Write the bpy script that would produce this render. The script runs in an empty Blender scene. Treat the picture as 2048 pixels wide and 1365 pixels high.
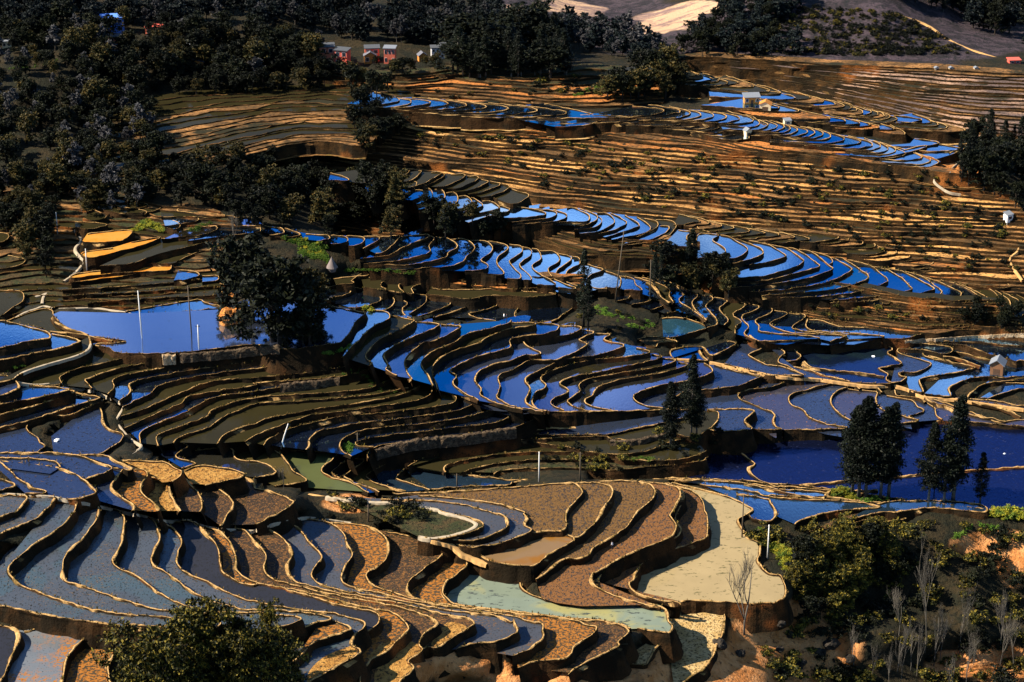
import bpy, bmesh, math, random
import numpy as np
from mathutils import Vector, geometry, noise as mnoise
RNG = random.Random(11)
scene = bpy.context.scene
COL = scene.collection
# ---------------------------------------------------------------- camera: a long lens looking down across the valley
W0, H0, FPX, PITCH, CAMH = 2048.0, 1365.0, 5000.0, math.radians(24.0), 230.0
cp, sp = math.cos(PITCH), math.sin(PITCH)
CAM = Vector((0.0, 0.0, CAMH))
def ray(px, py):
    a = (px - W0/2)/FPX; b = (H0/2 - py)/FPX
    return Vector((a, cp + b*sp, -sp + b*cp))
def at_z(px, py, z):
    d = ray(px, py); t = (z - CAMH)/d.z
    return Vector((d.x*t, d.y*t, z))
def np_at_z(P, z):
    P = np.asarray(P, float)
    a = (P[:,0]-W0/2)/FPX; b = (H0/2-P[:,1])/FPX
    dy = cp+b*sp; dz = -sp+b*cp
    t = (z-CAMH)/dz
    return np.stack([a*t, dy*t], 1)
def project(p):
    d = Vector(p)-CAM
    f = d.y*cp - d.z*sp; u = d.y*sp + d.z*cp
    return W0/2 + FPX*d.x/f, H0/2 - FPX*u/f
cam_d = bpy.data.cameras.new('camera'); cam = bpy.data.objects.new('camera', cam_d); COL.objects.link(cam)
cam.location = CAM; cam.rotation_euler = (math.pi/2-PITCH, 0, 0)
cam_d.sensor_width = 36.0; cam_d.lens = FPX/W0*36.0; cam_d.clip_start = 1.0; cam_d.clip_end = 20000
scene.camera = cam
# ---------------------------------------------------------------- terrace outlines
# Each line: material, height of the bund top (m above the lake), then the outline of the terrace edge
# as seen in 4x survey tiles ("23" = column 2, row 3).  Outlines run from the uphill end round the nose.
TERR = {}
TERR['front'] = '''
g 26.70 02 -150,1210 100,1228 205,1236 222,1255 205,1285 130,1364 03 105,5 0,45 -150,110
g 26.10 02 250,1235 435,1238 440,1262 400,1320 350,1364 03 270,65 150,110 0,175 -150,240
g* 25.40 02 470,1245 560,1262 615,1280 610,1330 590,1364 03 580,15 520,95 430,160 300,245 180,340 95,410 75,470 110,530 200,595 350,650 600,735 800,785 1000,815 1250,830 1500,855 1750,870 1700,930 1300,915 1100,905 960,925 940,908 800,890 650,868 400,830 200,790 0,745 -200,700
g 24.10 02 640,1270 760,1300 795,1320 800,1364 03 790,30 740,110 660,220 580,290 520,360 505,420 520,530 560,560 700,600 900,670 1100,735 1300,780 1620,805 1900,850 1850,900 1600,930
g 22.80 02 760,1290 900,1335 985,1364 03 960,0 1000,50 995,150 970,270 915,360 910,400 950,445 1070,495 1200,590 1350,685 1500,750 1660,785 1900,800 13 0,800 200,820 370,848 250,905 0,960
o* 21.00 13 520,870 620,868 760,920 740,945 480,1040 400,1110 300,1200
g- 21.50 03 1060,0 1150,20 1220,55 1270,140 1280,220 1240,310 1215,380 1250,430 1390,520 1500,610 1600,660 1720,715 1950,770 13 0,775 300,790 560,830 598,858 440,900 250,1000
g 20.20 03 1210,50 1330,85 1400,150 1455,230 1425,330 1430,420 1500,485 1650,550 1850,650 1980,700 13 0,708 100,735 270,765 420,785 560,800 700,825 860,870 868,920 820,960 785,1010 770,1060 830,1100 800,1150 480,1330 380,1400
k 18.90 03 1370,85 1480,65 1570,85 1640,150 1740,280 1760,400 1790,480 1900,550 2040,585 13 0,567 150,590 300,630 600,720 800,765 920,790 980,815 995,850 985,900 940,930 830,990
o 17.80 03 1640,120 1760,150 1850,250 1890,360 1895,450 1960,525 2048,560 13 60,585 250,610 500,660 750,730 960,770 1100,800 1170,850 1225,920 1200,970 1130,1030 1050,1110 920,1190 850,1300 830,1400
p 16.60 03 1800,130 1950,140 2048,240 13 0,235 80,330 72,450 130,530 300,580 500,630 800,690 1000,725 1300,800 1400,840 1455,880 1440,910 1340,980 1310,1060 1335,1110 1220,1190 1270,1250 1150,1364 1100,1450
p 15.40 13 -40,160 20,145 130,150 230,220 295,320 265,400 260,460 310,540 450,595 800,665 1100,715 1300,762 1550,820 1690,840 1750,880 1730,910 1600,990 1450,1080 1350,1085 1250,1160
g2 14.20 13 120,115 220,100 320,110 400,200 520,330 525,375 450,470 460,530 560,590 800,645 1100,692 1500,775 1800,810 1960,835 2048,880 23 10,850 40,900 50,950 0,990 13 2000,1010 1880,1040 1700,1060 1600,1100
g2 13.00 13 250,70 380,52 560,75 690,150 740,270 772,350 690,490 700,560 800,605 1000,645 1300,712 1700,778 2048,825 23 150,870 240,890 250,950 262,990 200,1060 120,1110 0,1150
o 11.80 13 600,80 750,90 900,110 1010,170 1068,270 1030,390 895,485 900,540 960,590 1100,640 1300,695 1500,745 1900,790 23 0,800 100,815 450,850 600,900 690,920 640,980 500,1080 480,1130 400,1180 200,1190 50,1250
p 10.60 13 1040,155 1200,180 1350,220 1480,280 1500,330 1450,380 1250,530 1210,600 1240,660 1340,705 1650,752 2048,795 23 300,832 560,862 690,862 870,900 940,945 910,990 850,1040 860,1070 700,1150 560,1220 450,1300
o 9.40 13 1480,290 1640,340 1695,405 1670,450 1530,560 1500,640 1540,700 1650,740 2048,790 23 200,812 450,842 700,862 880,898 950,930
e 8.00 13 1700,390 1800,400 1930,430 2048,490 23 60,540 80,600 140,650 240,690 350,720 550,745 750,740 900,725 1100,735 1200,755 1250,810 1262,870 1290,910 1275,955 1240,965 1000,935
s* 6.40 23 1290,910 1280,960 1250,1010 1150,1090 1100,1190 1070,1225 850,1225 700,1300
s* 3.60 23 1200,745 1350,715 1530,705 1640,760 1705,820 1690,960 1650,1060 1560,1230 1400,1340 1300,1420
'''
TERR['corner'] = '''
k 24.10 03 -200,890 0,905 120,925 160,965 150,1030 100,1150 60,1250 20,1340 -40,1420
o3 23.30 03 190,950 350,925 600,925 725,930 715,965 580,1110 530,1200 510,1300 490,1400
o 22.40 03 940,940 1100,965 1130,985 1000,1070 920,1140 880,1210 870,1290 905,1380
'''
TERR['nose'] = '''
v 12.8 12 600,1230 750,1260 950,1280 1170,1290 1450,1345 13 1500,0 1700,40 1800,75 1820,110 1760,150 1600,190 1450,215 1300,200
g2 12.2 12 1000,1260 1400,1270 1700,1310 1880,1364 13 1960,10 2020,60 2000,125 1850,200 1700,230 1500,215
g2 11.6 12 1300,1230 1600,1250 1850,1280 2048,1330 22 0,1325 110,1364 23 90,10 130,50 105,100 155,130 140,160 0,220 13 1900,260 1700,280 1560,240
f 11.1 12 1100,1215 1500,1200 22 0,1165 300,1140 480,1130 560,1180 555,1230 500,1290 440,1364 23 438,60 420,140 330,150 200,160 120,175
u* 10.4 23 330,185 420,170 500,210 450,260 300,340 180,425 0,425 13 1900,400 1800,360
f- 10.5 22 500,1130 650,1125 760,1145 812,1180 800,1240 760,1300 720,1364 23 730,10 640,110 550,190 500,200
f 9.5 22 700,1115 900,1110 1080,1130 1150,1185 1130,1250 1010,1364 23 1000,5 920,120 800,200 660,290 620,340 560,370 400,385 300,470 190,540
f2 8.60 22 950,1115 1180,1130 1320,1160 1355,1230 1320,1300 1290,1364 23 1270,30 1320,105 1290,180 1180,240 1000,310 850,380 690,478 650,490 648,560 720,620 900,690 1090,735 1190,755 | 23 1000,745 750,752 550,755 350,728 240,690
f2 7.80 22 1200,1130 1340,1165 1375,1240 1330,1364 23 1305,60 1358,135 1310,205 1150,290 900,385 760,460 710,510 690,560
f2 6.60 22 1250,1130 1360,1165 1450,1200 1525,1275 1548,1364 23 1560,10 1572,170 1530,220 1300,300 1100,380 1000,470 980,540 940,575 1000,640 1130,690 1300,715 1350,718
t 5.20 22 1280,1128 1500,1175 1750,1245 1900,1320 1935,1350 23 1880,20 1815,60 1830,110 1860,150 1900,200 1985,250 1992,330 1968,390 2048,485 33 60,500 110,520 150,650 90,715 -20,730 23 1900,735 1530,708 1350,715
'''
TERR['strip'] = '''
w2 11.50 22 1560,540 1750,535 1900,538 1948,560 1872,620 1868,650 1925,698 1700,720 1560,700
w 4.90 22 1800,1215 2048,1255 32 20,1275 45,1320 75,1364 33 60,50 0,75 23 1950,60 1890,30
w 4.70 22 1300,1110 1550,1108 1850,1130 2048,1160 32 100,1180 420,1200 450,1240 200,1240 0,1230
w3 4.50 22 1500,1140 1900,1190 32 0,1240 300,1260 700,1280 860,1308 870,1330 500,1364 33 300,55 235,80 220,100
w3 4.40 32 870,1300 1000,1275 1300,1268 1600,1285 1720,1305 1760,1345 1700,1364 1300,1330 1050,1364 33 860,10 600,80
f 3.20 32 700,1350 860,1330 33 880,20 860,40 600,110 400,150 330,160
f 2.00 33 860,20 1110,45 900,90 600,140 400,210
'''
TERR['lake'] = '''
l 4.00 22 1240,700 1600,700 2048,712 32 0,712 300,706 640,700 850,675 1100,640 1350,630 1700,645 2048,675 2700,700 2700,1364 33 2600,0 2000,-10 32 1760,1345 1000,1250 500,1180 250,1150 0,1135 22 1800,1110 1000,1090 600,1090
'''
TERR['field patch'] = '''
w2 26.80 02 -120,1085 0,1098 90,1125 122,1150 60,1175 0,1190 -120,1200
w2 26.50 02 -120,925 0,950 60,1005 150,1095 235,1140 260,1170 370,1193 345,1215 200,1215
w2 26.20 02 -120,920 0,925 250,932 400,945 470,970 488,1003 | 02 400,1060 -60,1000
w2 26.00 02 -60,945 60,962 300,985 500,1015 650,1085 760,1175 772,1210 700,1240 560,1262 400,1245 220,1205
w2 25.60 02 -120,878 0,885 200,885 450,890 640,912 760,955 900,1000 880,1030 720,1092 600,1110
w2 24.80 02 620,900 850,908 920,950 1065,1010 1030,1030 980,1020
w2 24.40 02 880,1005 970,1015 975,1035 920,1110 895,1150 920,1200 1000,1260 1080,1310 1075,1355 | 02 980,1330 700,1250 720,1090
o+ 23.20 02 1080,1020 1160,1025 1185,1065 1130,1160 1150,1220 1280,1335 1260,1364
s2 22.30 02 950,945 1200,955 1330,965 1400,1010 1460,1040 1430,1090 1380,1120 | 02 1300,1130 1170,1040
s2- 21.40 02 1200,1085 1300,1090 1350,1110 1360,1190 1400,1280 1450,1355
p+ 20.00 02 1440,1095 1500,1105 1540,1160 1600,1230 1625,1300 1605,1364
s2 19.40 02 1470,1030 1600,990 1800,1010 1950,1050 1940,1080 1750,1130 1640,1145 | 02 1540,1140 1480,1060
p- 18.40 02 1550,1130 1680,1150 1800,1210 1860,1270 1868,1330 1840,1364 03 1770,115
p+ 17.00 02 1950,1080 2020,1110 2048,1170 12 0,1170 100,1190 280,1260 300,1290 200,1364 13 100,50 0,100
'''
TERR['left edge'] = '''
w 34.80 01 -150,1190 0,1195 200,1235 370,1280 405,1310 390,1340 200,1364 02 150,20 0,50 -150,60
w 33.20 01 420,1300 600,1340 640,1360 02 650,0 500,50 250,100 0,150 -150,170
d 31.80 02 720,-40 728,30 700,70 600,120 350,190 180,250 110,300 0,330 -150,380
w2 31.20 02 -150,250 0,265 50,275 120,310 165,365 100,400 0,430 -150,470
w 29.80 02 130,330 300,350 480,365 550,375 540,390 350,440 0,505 -150,550
d 28.50 02 560,385 600,405 440,465 250,520 0,590 -150,640
w 27.20 02 600,400 640,415 780,440 800,450 780,460 500,545 380,585 200,640 0,690 -150,730
w2 26.20 02 830,470 700,530 560,590 400,600 300,630 222,680 232,720 310,770 322,800 362,830 330,865 290,888 | 02 0,905 -150,900 -150,690 0,688 380,585 780,462
w2* 25.40 02 780,480 820,560 828,640 880,700 985,740 970,790 900,840 790,900 600,915 | 02 430,905 410,760 560,640
'''
TERR['pond bank'] = '''
w4 31.00 11 500,1085 620,1085 830,1125 872,1140 800,1200 760,1280 690,1364 12 660,10 480,40 200,60 02 2048,25 1600,72 1290,95 940,90 870,50 740,20 01 1010,1364 800,1330 660,1320 500,1230 420,1150 | 01 480,1125 1100,1140 1740,1110 2048,1000
d 29.80 02 1100,90 1080,110 1000,130 750,190 600,225 500,270 478,300 490,330 460,345 300,362 120,325
d 28.80 02 1330,150 1250,165 950,215 720,290 682,310 700,330 742,375
d 27.90 12 500,60 490,90 200,105 0,120 02 1600,150 1300,210 1000,270 905,310 915,370 870,422
w 27.00 12 500,85 490,100 300,145 0,165 02 1600,220 1200,290 1045,340 1052,400 960,470
w 26.20 12 740,60 720,120 350,190 0,215 02 1600,275 1280,350 1200,420 990,518
d 25.40 12 870,140 850,180 400,250 0,290 02 1700,320 1400,430 1150,545 970,598
d 24.60 12 900,225 640,285 0,330 02 2048,350 1550,430 1440,500 1200,600 1000,692
w 23.80 12 500,340 180,370 0,400 02 1750,440 1620,490 1450,580 1200,680 1120,740 1130,812
d 23.00 12 1200,300 1130,270 850,385 0,450 02 1720,540 1650,600 1450,680 1260,750 1275,832
d 22.30 12 1220,370 900,430 300,480 0,500 02 1920,550 1790,600 1680,680 1450,760 1390,812
d 21.90 12 1310,350 1290,370 1150,430 900,480 500,540 120,610 0,655 02 1900,700 1780,760 1740,820
d 21.30 12 1420,340 1415,375 1400,420 1340,455 1150,495 960,520 700,560 540,575 400,600 150,690 0,750 02 1960,800
d 20.20 12 1460,390 1590,430 1603,460 1550,500 1300,540 1050,570 700,600 500,640 300,690 120,770 60,830
w 19.00 12 1620,440 1740,478 1722,510 1600,555 1300,600 1050,630 850,650 650,690 500,720 430,780 430,830 400,868
w 17.80 12 1780,468 1898,512 1880,550 1700,600 1400,650 1000,690 820,720 700,780 672,830 700,880 765,912
w 16.60 12 1900,518 1990,513 2048,543 22 18,560 12 2048,590 1900,650 1500,700 1000,760 820,795 810,830 940,842
w 15.40 22 60,535 190,575 196,610 120,650 0,695 12 1950,710 1600,750 1250,800 1000,830 920,870 890,900 900,935
w2* 12.20 22 200,560 500,555 850,555 1200,548 1420,545 1410,600 1200,655 1000,692 780,742 500,746 300,746 100,741 0,732 12 1900,720 1600,765
d* 11.80 22 1560,552 1655,566 1640,650 1560,710 1430,765 1250,735 1000,788 780,776 700,760 12 2000,790
d 10.80 22 1440,770 1250,812 1100,870 900,902 750,900 600,882 400,840 22 0,802 12 1700,862 1480,905 1300,950 1220,1003
d 9.90 22 1550,880 1500,905 1300,950 1000,950 860,945 700,850 600,882 220,882 0,893 12 1750,935 1560,975 1510,1015 1520,1048
d 9.10 22 1100,960 850,945 300,945 0,962 12 1800,1000 1650,1050
v 8.40 22 1560,930 1500,960 1100,1003 830,1030 700,1022 300,1012 0,1022 12 1900,1050
'''
TERR['foot pools'] = '''
w 20.40 02 1190,850 1400,820 1490,825 1503,842 1420,900 1418,925 1560,970 1540,990 1450,1010
w5+ 18.60 02 1560,870 1750,850 1860,860 1872,910 1920,945 2048,960 12 20,960 110,990 165,1040 150,1055 0,1090
d2+ 17.20 12 -80,860 110,860 200,900 270,990 320,1050 402,1090 390,1120 250,1145 150,1160
j+ 15.80 12 170,865 450,880 645,885 632,930 540,1000 532,1040 600,1080 800,1140 870,1190 905,1205
w+ 14.20 12 650,905 765,915 745,940 622,1030 612,1060 700,1100 900,1160 990,1203
w+ 12.70 12 790,935 870,945 860,960 722,1060 712,1080 800,1130 960,1180
d2+ 10.40 12 860,935 1060,945 1072,960 900,1060 888,1080 960,1130 1200,1197
w3+ 8.80 12 1100,985 1188,1010 1132,1080 1150,1105 1330,1160 1395,1183
w3 7.80 12 1120,988 1300,1015 1500,1045 1780,1075 2010,1105 22 0,1105 250,1110 0,1125 12 2020,1148 1600,1165 1400,1188
'''
TERR['curves'] = '''
w 29.60 11 900,1110 1050,1125 1065,1180 950,1240 870,1300 830,1350 12 770,40 730,90 690,130
d 28.20 11 1080,1155 1240,1185 1265,1200 1130,1280 1000,1340 12 950,20 890,90 885,130 930,170 905,195
w 26.80 11 1270,1205 1430,1215 1465,1240 1300,1310 1180,1364 12 1090,45 1030,90 1030,130 1058,190 1045,220 1130,272
w4 25.40 11 1480,1230 1640,1243 1500,1330 1400,1364 12 1340,10 1240,90 1195,150 1200,220 1255,300
w6 24.00 21 0,1195 11 1990,1228 1700,1300 1600,1364 12 1560,20 1400,90 1335,150 1328,200 1390,280 1422,352
d 22.60 21 0,1210 180,1213 170,1235 0,1260 11 1850,1330 12 1790,10 1600,70 1480,130 1420,190 1408,240 1440,330 1455,385
w 21.20 21 170,1213 360,1225 380,1250 300,1295 0,1340 12 2030,50 1800,110 1650,170 1568,215 1560,240 1608,275 1580,330 1650,400 1785,468
w4 19.80 21 380,1233 530,1240 556,1265 400,1320 100,1364 22 240,95 100,110 0,150 12 1900,185 1790,240 1755,310 1805,380 1800,430 1990,512 22 90,540
w4 18.60 21 560,1268 640,1278 656,1295 540,1350 22 600,30 370,140 150,155 0,230 12 1950,262 1938,300 1954,360 1926,440 1975,475 22 0,512 250,557
w4 17.70 21 660,1300 790,1308 740,1350 22 900,30 700,105 500,130 370,165 200,240 118,285 113,320 152,380 110,470 170,520 275,557
w6 16.70 22 1000,50 1105,88 850,130 600,155 350,220 238,280 238,310 278,350 255,385 190,405 165,490 230,545 300,560
w5 15.80 22 1120,100 1200,130 900,200 700,245 480,285 388,330 400,355 458,385 440,410 318,470 330,510 420,550
w5 14.90 22 1210,130 1315,155 1100,220 850,255 620,300 538,350 546,400 448,470 470,505 560,540 650,552
w5 14.10 22 1330,165 1405,185 1200,250 900,300 720,350 660,400 650,430 588,465 600,500 700,530 850,552
w5 13.30 22 1540,175 1592,205 1598,250 1400,312 1150,360 1010,410 972,440 1000,480 1100,515 1210,532
w2 11.20 22 1620,190 1800,235 1985,272 1960,292 1820,352 1570,382 1400,400 1300,450
w2 8.60 32 230,295 100,340 0,370 22 1950,380 1850,400 1810,430 1850,470 1950,510 2048,550 32 40,565 64,590 45,630 70,680 120,700 60,706 0,707 22 1900,702
p2 7.60 32 520,335 450,350 300,390 200,420 168,460 200,510 290,550 330,600 450,650 640,690 400,703 130,706
w2 7.00 32 630,370 550,400 508,460 520,520 580,580 650,620 722,645 700,685 645,694
p2 6.40 32 640,385 860,400 866,450 880,510 950,560 1000,570 1100,600 1200,636 900,670 725,684
w2 5.90 32 950,432 1150,470 1200,520 1255,555 1130,600 1200,635
w2 5.50 32 1240,470 1330,530 1345,580 1395,625
p2* 5.10 32 1250,440 1450,500 1700,590 1850,640 2048,622 2500,640 2500,690 2048,680 1700,648 1350,632
'''
TERR['flats'] = '''
w 12.40 21 1720,1364 22 1750,0 1800,10 1760,40 1600,110 1500,40 1300,60 1270,100 1290,130
w 11.80 22 1270,60 1400,45 1490,50 1530,120 1570,150 1400,150 1290,135
w2 11.00 22 1850,0 2010,45 1905,95 1900,115 2000,165 2048,185 32 120,200 250,250 290,272 100,270 22 2048,268 1700,180
w2 10.20 22 2030,30 32 0,30 80,50 142,90 90,140 88,170 150,190 280,262
w 9.60 32 150,10 180,30 240,90 272,120 240,145 150,160
w2 8.60 32 150,195 300,220 450,270 600,302 640,320 300,290
L 8.00 32 160,-20 500,-10 800,0 1000,55 955,90 1040,140 1065,180 920,205 898,220 965,260 945,300 990,335 700,330 500,300 280,200
w2 7.40 32 1050,60 1050,90 1250,150 1312,180 1200,242 1100,245 1048,255 1070,280 1112,285 1060,322 985,325
w 6.90 32 1020,20 1250,60 1240,80 1300,130 1600,190 1655,208 1500,250 1300,280 1215,310 1245,405 1130,385
w 6.30 31 1700,1364 32 1480,60 1700,130 2048,175 2500,190 2500,280 2048,278 1900,290 1750,280 1600,300 1500,340 1448,380 1462,435 1250,420
w 5.80 32 1800,290 2500,300 2500,325 2048,312 1900,320 1750,335 1650,390 1598,445
w 5.30 32 1900,330 2500,340 2500,385 2048,375 1900,410 1770,452 1700,450
p2 5.00 32 1500,450 1800,470 2048,515 2500,560 2500,600 2048,540 1800,500 1500,462
'''
TERR['upper flats'] = '''
w 8.60 31 500,1345 700,1345 900,1342 1150,1335 2500,1270 2500,1364 32 2500,60 2048,40 1700,10 1400,0
w 8.20 31 1100,1345 1500,1345 2500,1320 32 2500,150 2048,150 1970,155 1750,95 1580,35 1400,20 1100,20
w 7.90 32 1000,20 1400,30 1480,70 1400,100 1250,70 1050,60
'''
TERR['middle ridge'] = '''
w 37.50 11 -60,440 60,440 190,455 232,480 210,500 110,512
w 36.50 11 230,460 340,490 360,510 300,525 150,530
w 35.50 11 400,500 570,515 590,545 500,560
w 34.60 11 600,515 720,525 738,560 680,580 600,585
w 33.70 11 720,518 850,528 872,560 800,597 740,602
w 32.80 11 860,522 970,520 987,545 900,600 860,622
w6 31.90 11 990,528 1120,516 1152,530 1040,640 960,662
w 31.00 11 1160,522 1340,508 1388,525 1200,600 1100,660 1020,680 830,702
w 30.10 11 1390,525 1432,540 1385,600 1397,640 1340,670 1150,715 900,742
w 29.20 11 1440,528 1540,538 1617,600 1540,650 1520,690 1360,730 1200,752 1000,750 860,745
w 28.30 11 1560,543 1680,548 1753,610 1690,680 1650,730 1530,767 1400,772 1200,790 1000,795
w 27.40 11 1690,553 1830,558 1893,610 1872,660 1800,710 1852,745 1840,782 1670,802
w 26.50 11 1850,558 2000,588 2010,630 1938,690 1932,740 1982,800 1975,827 1800,818
w 25.70 21 -20,588 70,600 84,640 0,705 11 2030,730 21 20,780 72,830 60,862 -40,862
w 25.00 21 80,603 150,622 157,670 62,745 110,800 162,867 90,872
w 24.30 21 160,618 212,628 234,700 162,760 250,840 352,907 200,912
w 23.60 21 220,638 345,648 382,715 292,780 330,850 420,900 517,942 370,932
w 22.90 21 360,658 460,680 477,710 352,810 380,860 525,918
w 22.20 21 470,678 530,688 547,740 448,795 442,850 540,900 600,962
w6 21.50 21 580,738 680,768 730,792 640,830 600,880 650,930 760,937
w6 20.80 21 720,792 850,838 872,880 850,932 740,932
w 20.10 21 850,838 970,858 987,900 1042,955 900,950
w 19.40 21 980,850 1080,875 1150,930 1180,1000 1262,1052
d 18.70 21 1040,850 1090,862 1252,940 1262,1000 1295,1055
w 18.00 21 1160,860 1290,903 1373,985 1338,1020 1360,1060 1450,1110 1557,1192
w6 17.30 21 1300,905 1472,980 1484,1010 1445,1050 1480,1120 1557,1190 1540,1212
w6 16.60 21 1500,985 1602,1003 1604,1030 1553,1080 1622,1160 1644,1225 1560,1252
w 15.90 21 1620,1008 1728,1038 1660,1100 1733,1190 1700,1232
d 15.20 21 1740,1033 1862,1058 1842,1100 1768,1150 1838,1200 1788,1250 1790,1302
w 14.50 21 1880,1058 1978,1083 1960,1110 1842,1160 1898,1240 1858,1300 1960,1352
w 13.80 21 1990,1073 31 42,1108 0,1150 21 1990,1170 1942,1200 1982,1240 1980,1275 2048,1292 31 380,1322 412,1342
w 13.10 31 50,1118 140,1128 153,1150 28,1210 40,1240 200,1290 600,1312 622,1322 500,1364
w 12.40 31 170,1138 302,1158 198,1240 218,1265 400,1290 900,1312 912,1332
w 11.80 31 320,1188 308,1250 400,1280 800,1302
w 11.20 31 330,1188 420,1193 600,1243 900,1253 1235,1290 1100,1337 900,1342
'''
TERR['lower tips'] = '''
w6 22.40 11 560,930 700,915 755,960 740,980 540,1040
w 21.60 11 700,915 860,943 977,990 998,1040 850,1087 740,1090
w 20.80 11 870,933 1000,953 1102,1020 1108,1060 1050,1107 950,1122
w 20.10 11 1010,958 1130,1008 1218,1060 1178,1100 1195,1150 1270,1192
w 19.80 11 1100,983 1340,988 1368,1018 1340,1070 1230,1142
w 19.00 11 1380,998 1530,1013 1558,1043 1540,1077 1300,1167
w 18.20 11 1560,1013 1740,1028 1758,1053 1600,1120 1430,1172
w6 17.40 11 1770,1033 1910,1058 1923,1080 1800,1120 1708,1140 1750,1167 1920,1192
w 16.80 11 1930,1073 2048,1078 21 62,1090 28,1130 40,1177 150,1197 0,1200
w* 16.40 21 60,960 350,950 560,960 620,980 560,1045 450,1122 318,1203 150,1197 40,1175 30,1130
w* 17.60 21 740,945 850,955 942,980 937,1020 850,1042
w 16.90 21 950,978 1092,1003 1103,1040 960,1072
w 16.20 21 1110,1018 1218,1053 1203,1080 1110,1112
w 15.50 21 1220,1068 1363,1083 1373,1110 1220,1142
w 14.90 21 1380,1108 1452,1118 1458,1150 1375,1177
e2* 14.30 21 1200,1180 1300,1170 1450,1195 1562,1250 1540,1265 1300,1330 1210,1325
b* 13.90 21 1000,1345 1100,1325 1250,1340 1330,1364 22 1180,10 1150,45 1060,20
'''
TERR['olive pools'] = '''
d 25.20 11 620,860 770,845 900,830 860,820 760,880 790,895 640,912
d 24.20 11 840,850 1100,860 1010,890 1000,920 1042,955 860,930
d 23.40 11 1060,870 1300,870 1160,900 1150,930 1185,975 1050,960
d 22.60 11 1180,880 1400,880 1250,930 1260,980 1180,975
d 21.20 11 1400,940 1550,950 2048,940 21 100,960 360,985 130,1010 0,1000 11 1850,1000 1720,1025 1560,1010 1360,985
'''
TERR['far nose'] = '''
w6 27.50 21 1330,470 1440,485 1400,520 1418,570 1475,602 1300,605 1200,605
d* 25.2 21 1500,430 1480,450 1580,490 1500,500
d* 24.40 21 1920,430 1700,450 1630,480 1660,510 1740,525 1830,520
w6* 25.60 21 1470,560 1500,500 1655,510 1605,550 1680,600 1714,645 1640,677 1480,702
w 24.80 21 1670,513 1740,528 1863,600 1884,640 1800,692 1560,727
w 24.00 21 1770,538 1950,598 2014,640 1980,682 1770,742
w 23.20 21 1880,553 2048,588 31 60,618 144,670 130,692 0,727 21 1900,752
w 22.40 31 0,583 150,618 272,700 288,725 200,772 0,832 21 1960,845 1800,855 1600,850
w 21.60 31 150,608 250,638 393,735 404,765 200,822 0,872 21 1850,885 1700,880
w 20.80 31 250,628 350,648 503,760 510,790 300,862 0,905 21 1850,930 1700,930
w 20.20 31 350,643 470,678 525,720 480,745 420,700
w 19.60 31 480,690 540,700 644,760 664,800 500,882 250,932 0,962 21 1900,968
w6 18.90 31 560,693 620,708 740,790 804,830 782,872 600,932 400,962 100,988 21 2000,995
w 18.20 31 640,708 820,758 953,860 944,892 750,960 400,1005 100,1015
w 17.50 31 830,763 950,788 1080,860 1145,930 1142,952 900,1000 500,1035
w 16.90 31 960,773 1100,813 1325,930 1300,952 1180,985 800,1042 500,1055
w 16.30 31 1100,808 1240,848 1383,950 1399,975 1340,1002 1150,1035 900,1070
w 15.70 31 1240,843 1400,898 1533,965 1549,995 1500,1022 1350,1055 1100,1090
w6 15.00 31 1380,868 1550,918 1702,1010 1718,1050 1600,1082 1400,1115 1150,1130
d 14.50 31 1500,888 1640,948 1792,1030 1803,1052 1750,1060
d 14.00 31 1600,903 1780,948 1862,1040 1874,1132 1830,1140
d 13.50 31 1780,938 1900,1008 1943,1050 1917,1142 1880,1150
d 13.00 31 1850,958 1960,1008 2014,1070 1962,1152 1930,1160
d 12.50 31 1940,975 2048,1020 2100,1080 2030,1160 1990,1170
'''
TERR['hill nose'] = '''
w 40.30 11 600,15 720,50 740,75 580,75
d 39.60 11 880,-20 960,0 940,50 930,75 850,100
w 38.90 11 880,85 970,95 1050,120 1000,150 900,175
w 38.20 11 1100,50 1165,60 1172,85 1120,150 1050,200
w 37.50 11 1230,85 1290,92 1250,150 1170,200 1100,225
w 36.80 11 1250,150 1335,155 1345,185 1300,215 1250,235
w6 36.10 11 1340,140 1390,138 1418,185 1385,235 1280,268
w6 35.40 11 1430,145 1490,150 1513,200 1500,225 1400,290 1300,308
w 34.70 11 1520,175 1590,170 1614,215 1600,255 1470,322
w6 34.00 11 1610,205 1680,195 1728,242 1700,275 1610,312 1490,352
w 33.40 11 1720,215 1740,215 1814,262 1800,285 1700,317 1560,365
w6 32.80 11 1810,240 1890,245 1943,282 1930,303 1700,355 1600,385
w6 32.20 11 1940,275 2035,300 2010,325 1940,340 1700,412
w 31.60 21 -20,278 120,295 250,325 273,345 150,367 0,374 11 1900,380
w 31.00 21 150,298 340,318 358,350 270,382 0,410
w 30.40 21 330,308 425,338 438,370 350,402 0,434
w 29.90 21 440,300 490,292 600,338 628,370 600,402 430,408 150,430
w 29.40 21 540,298 670,348 684,380 620,425 500,440
w 28.90 21 600,318 718,380 703,432 640,455 500,470
w 28.40 21 680,338 770,343 823,400 780,442 680,485 540,500
w 27.90 21 790,333 903,393 914,420 850,457 780,484 620,520
w 27.50 21 910,353 983,400 1019,440 900,482 750,530
w 27.10 21 1000,368 1065,408 1114,450 1090,482 980,515 800,550
d 26.80 21 1060,378 1160,408 1165,450 1120,475 1000,530
w 26.40 21 1180,438 1263,443 1233,490 1120,545 900,580
d* 26.10 21 1150,388 1250,390 1300,410 1310,450 1250,520 1100,570 850,600
'''
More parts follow.
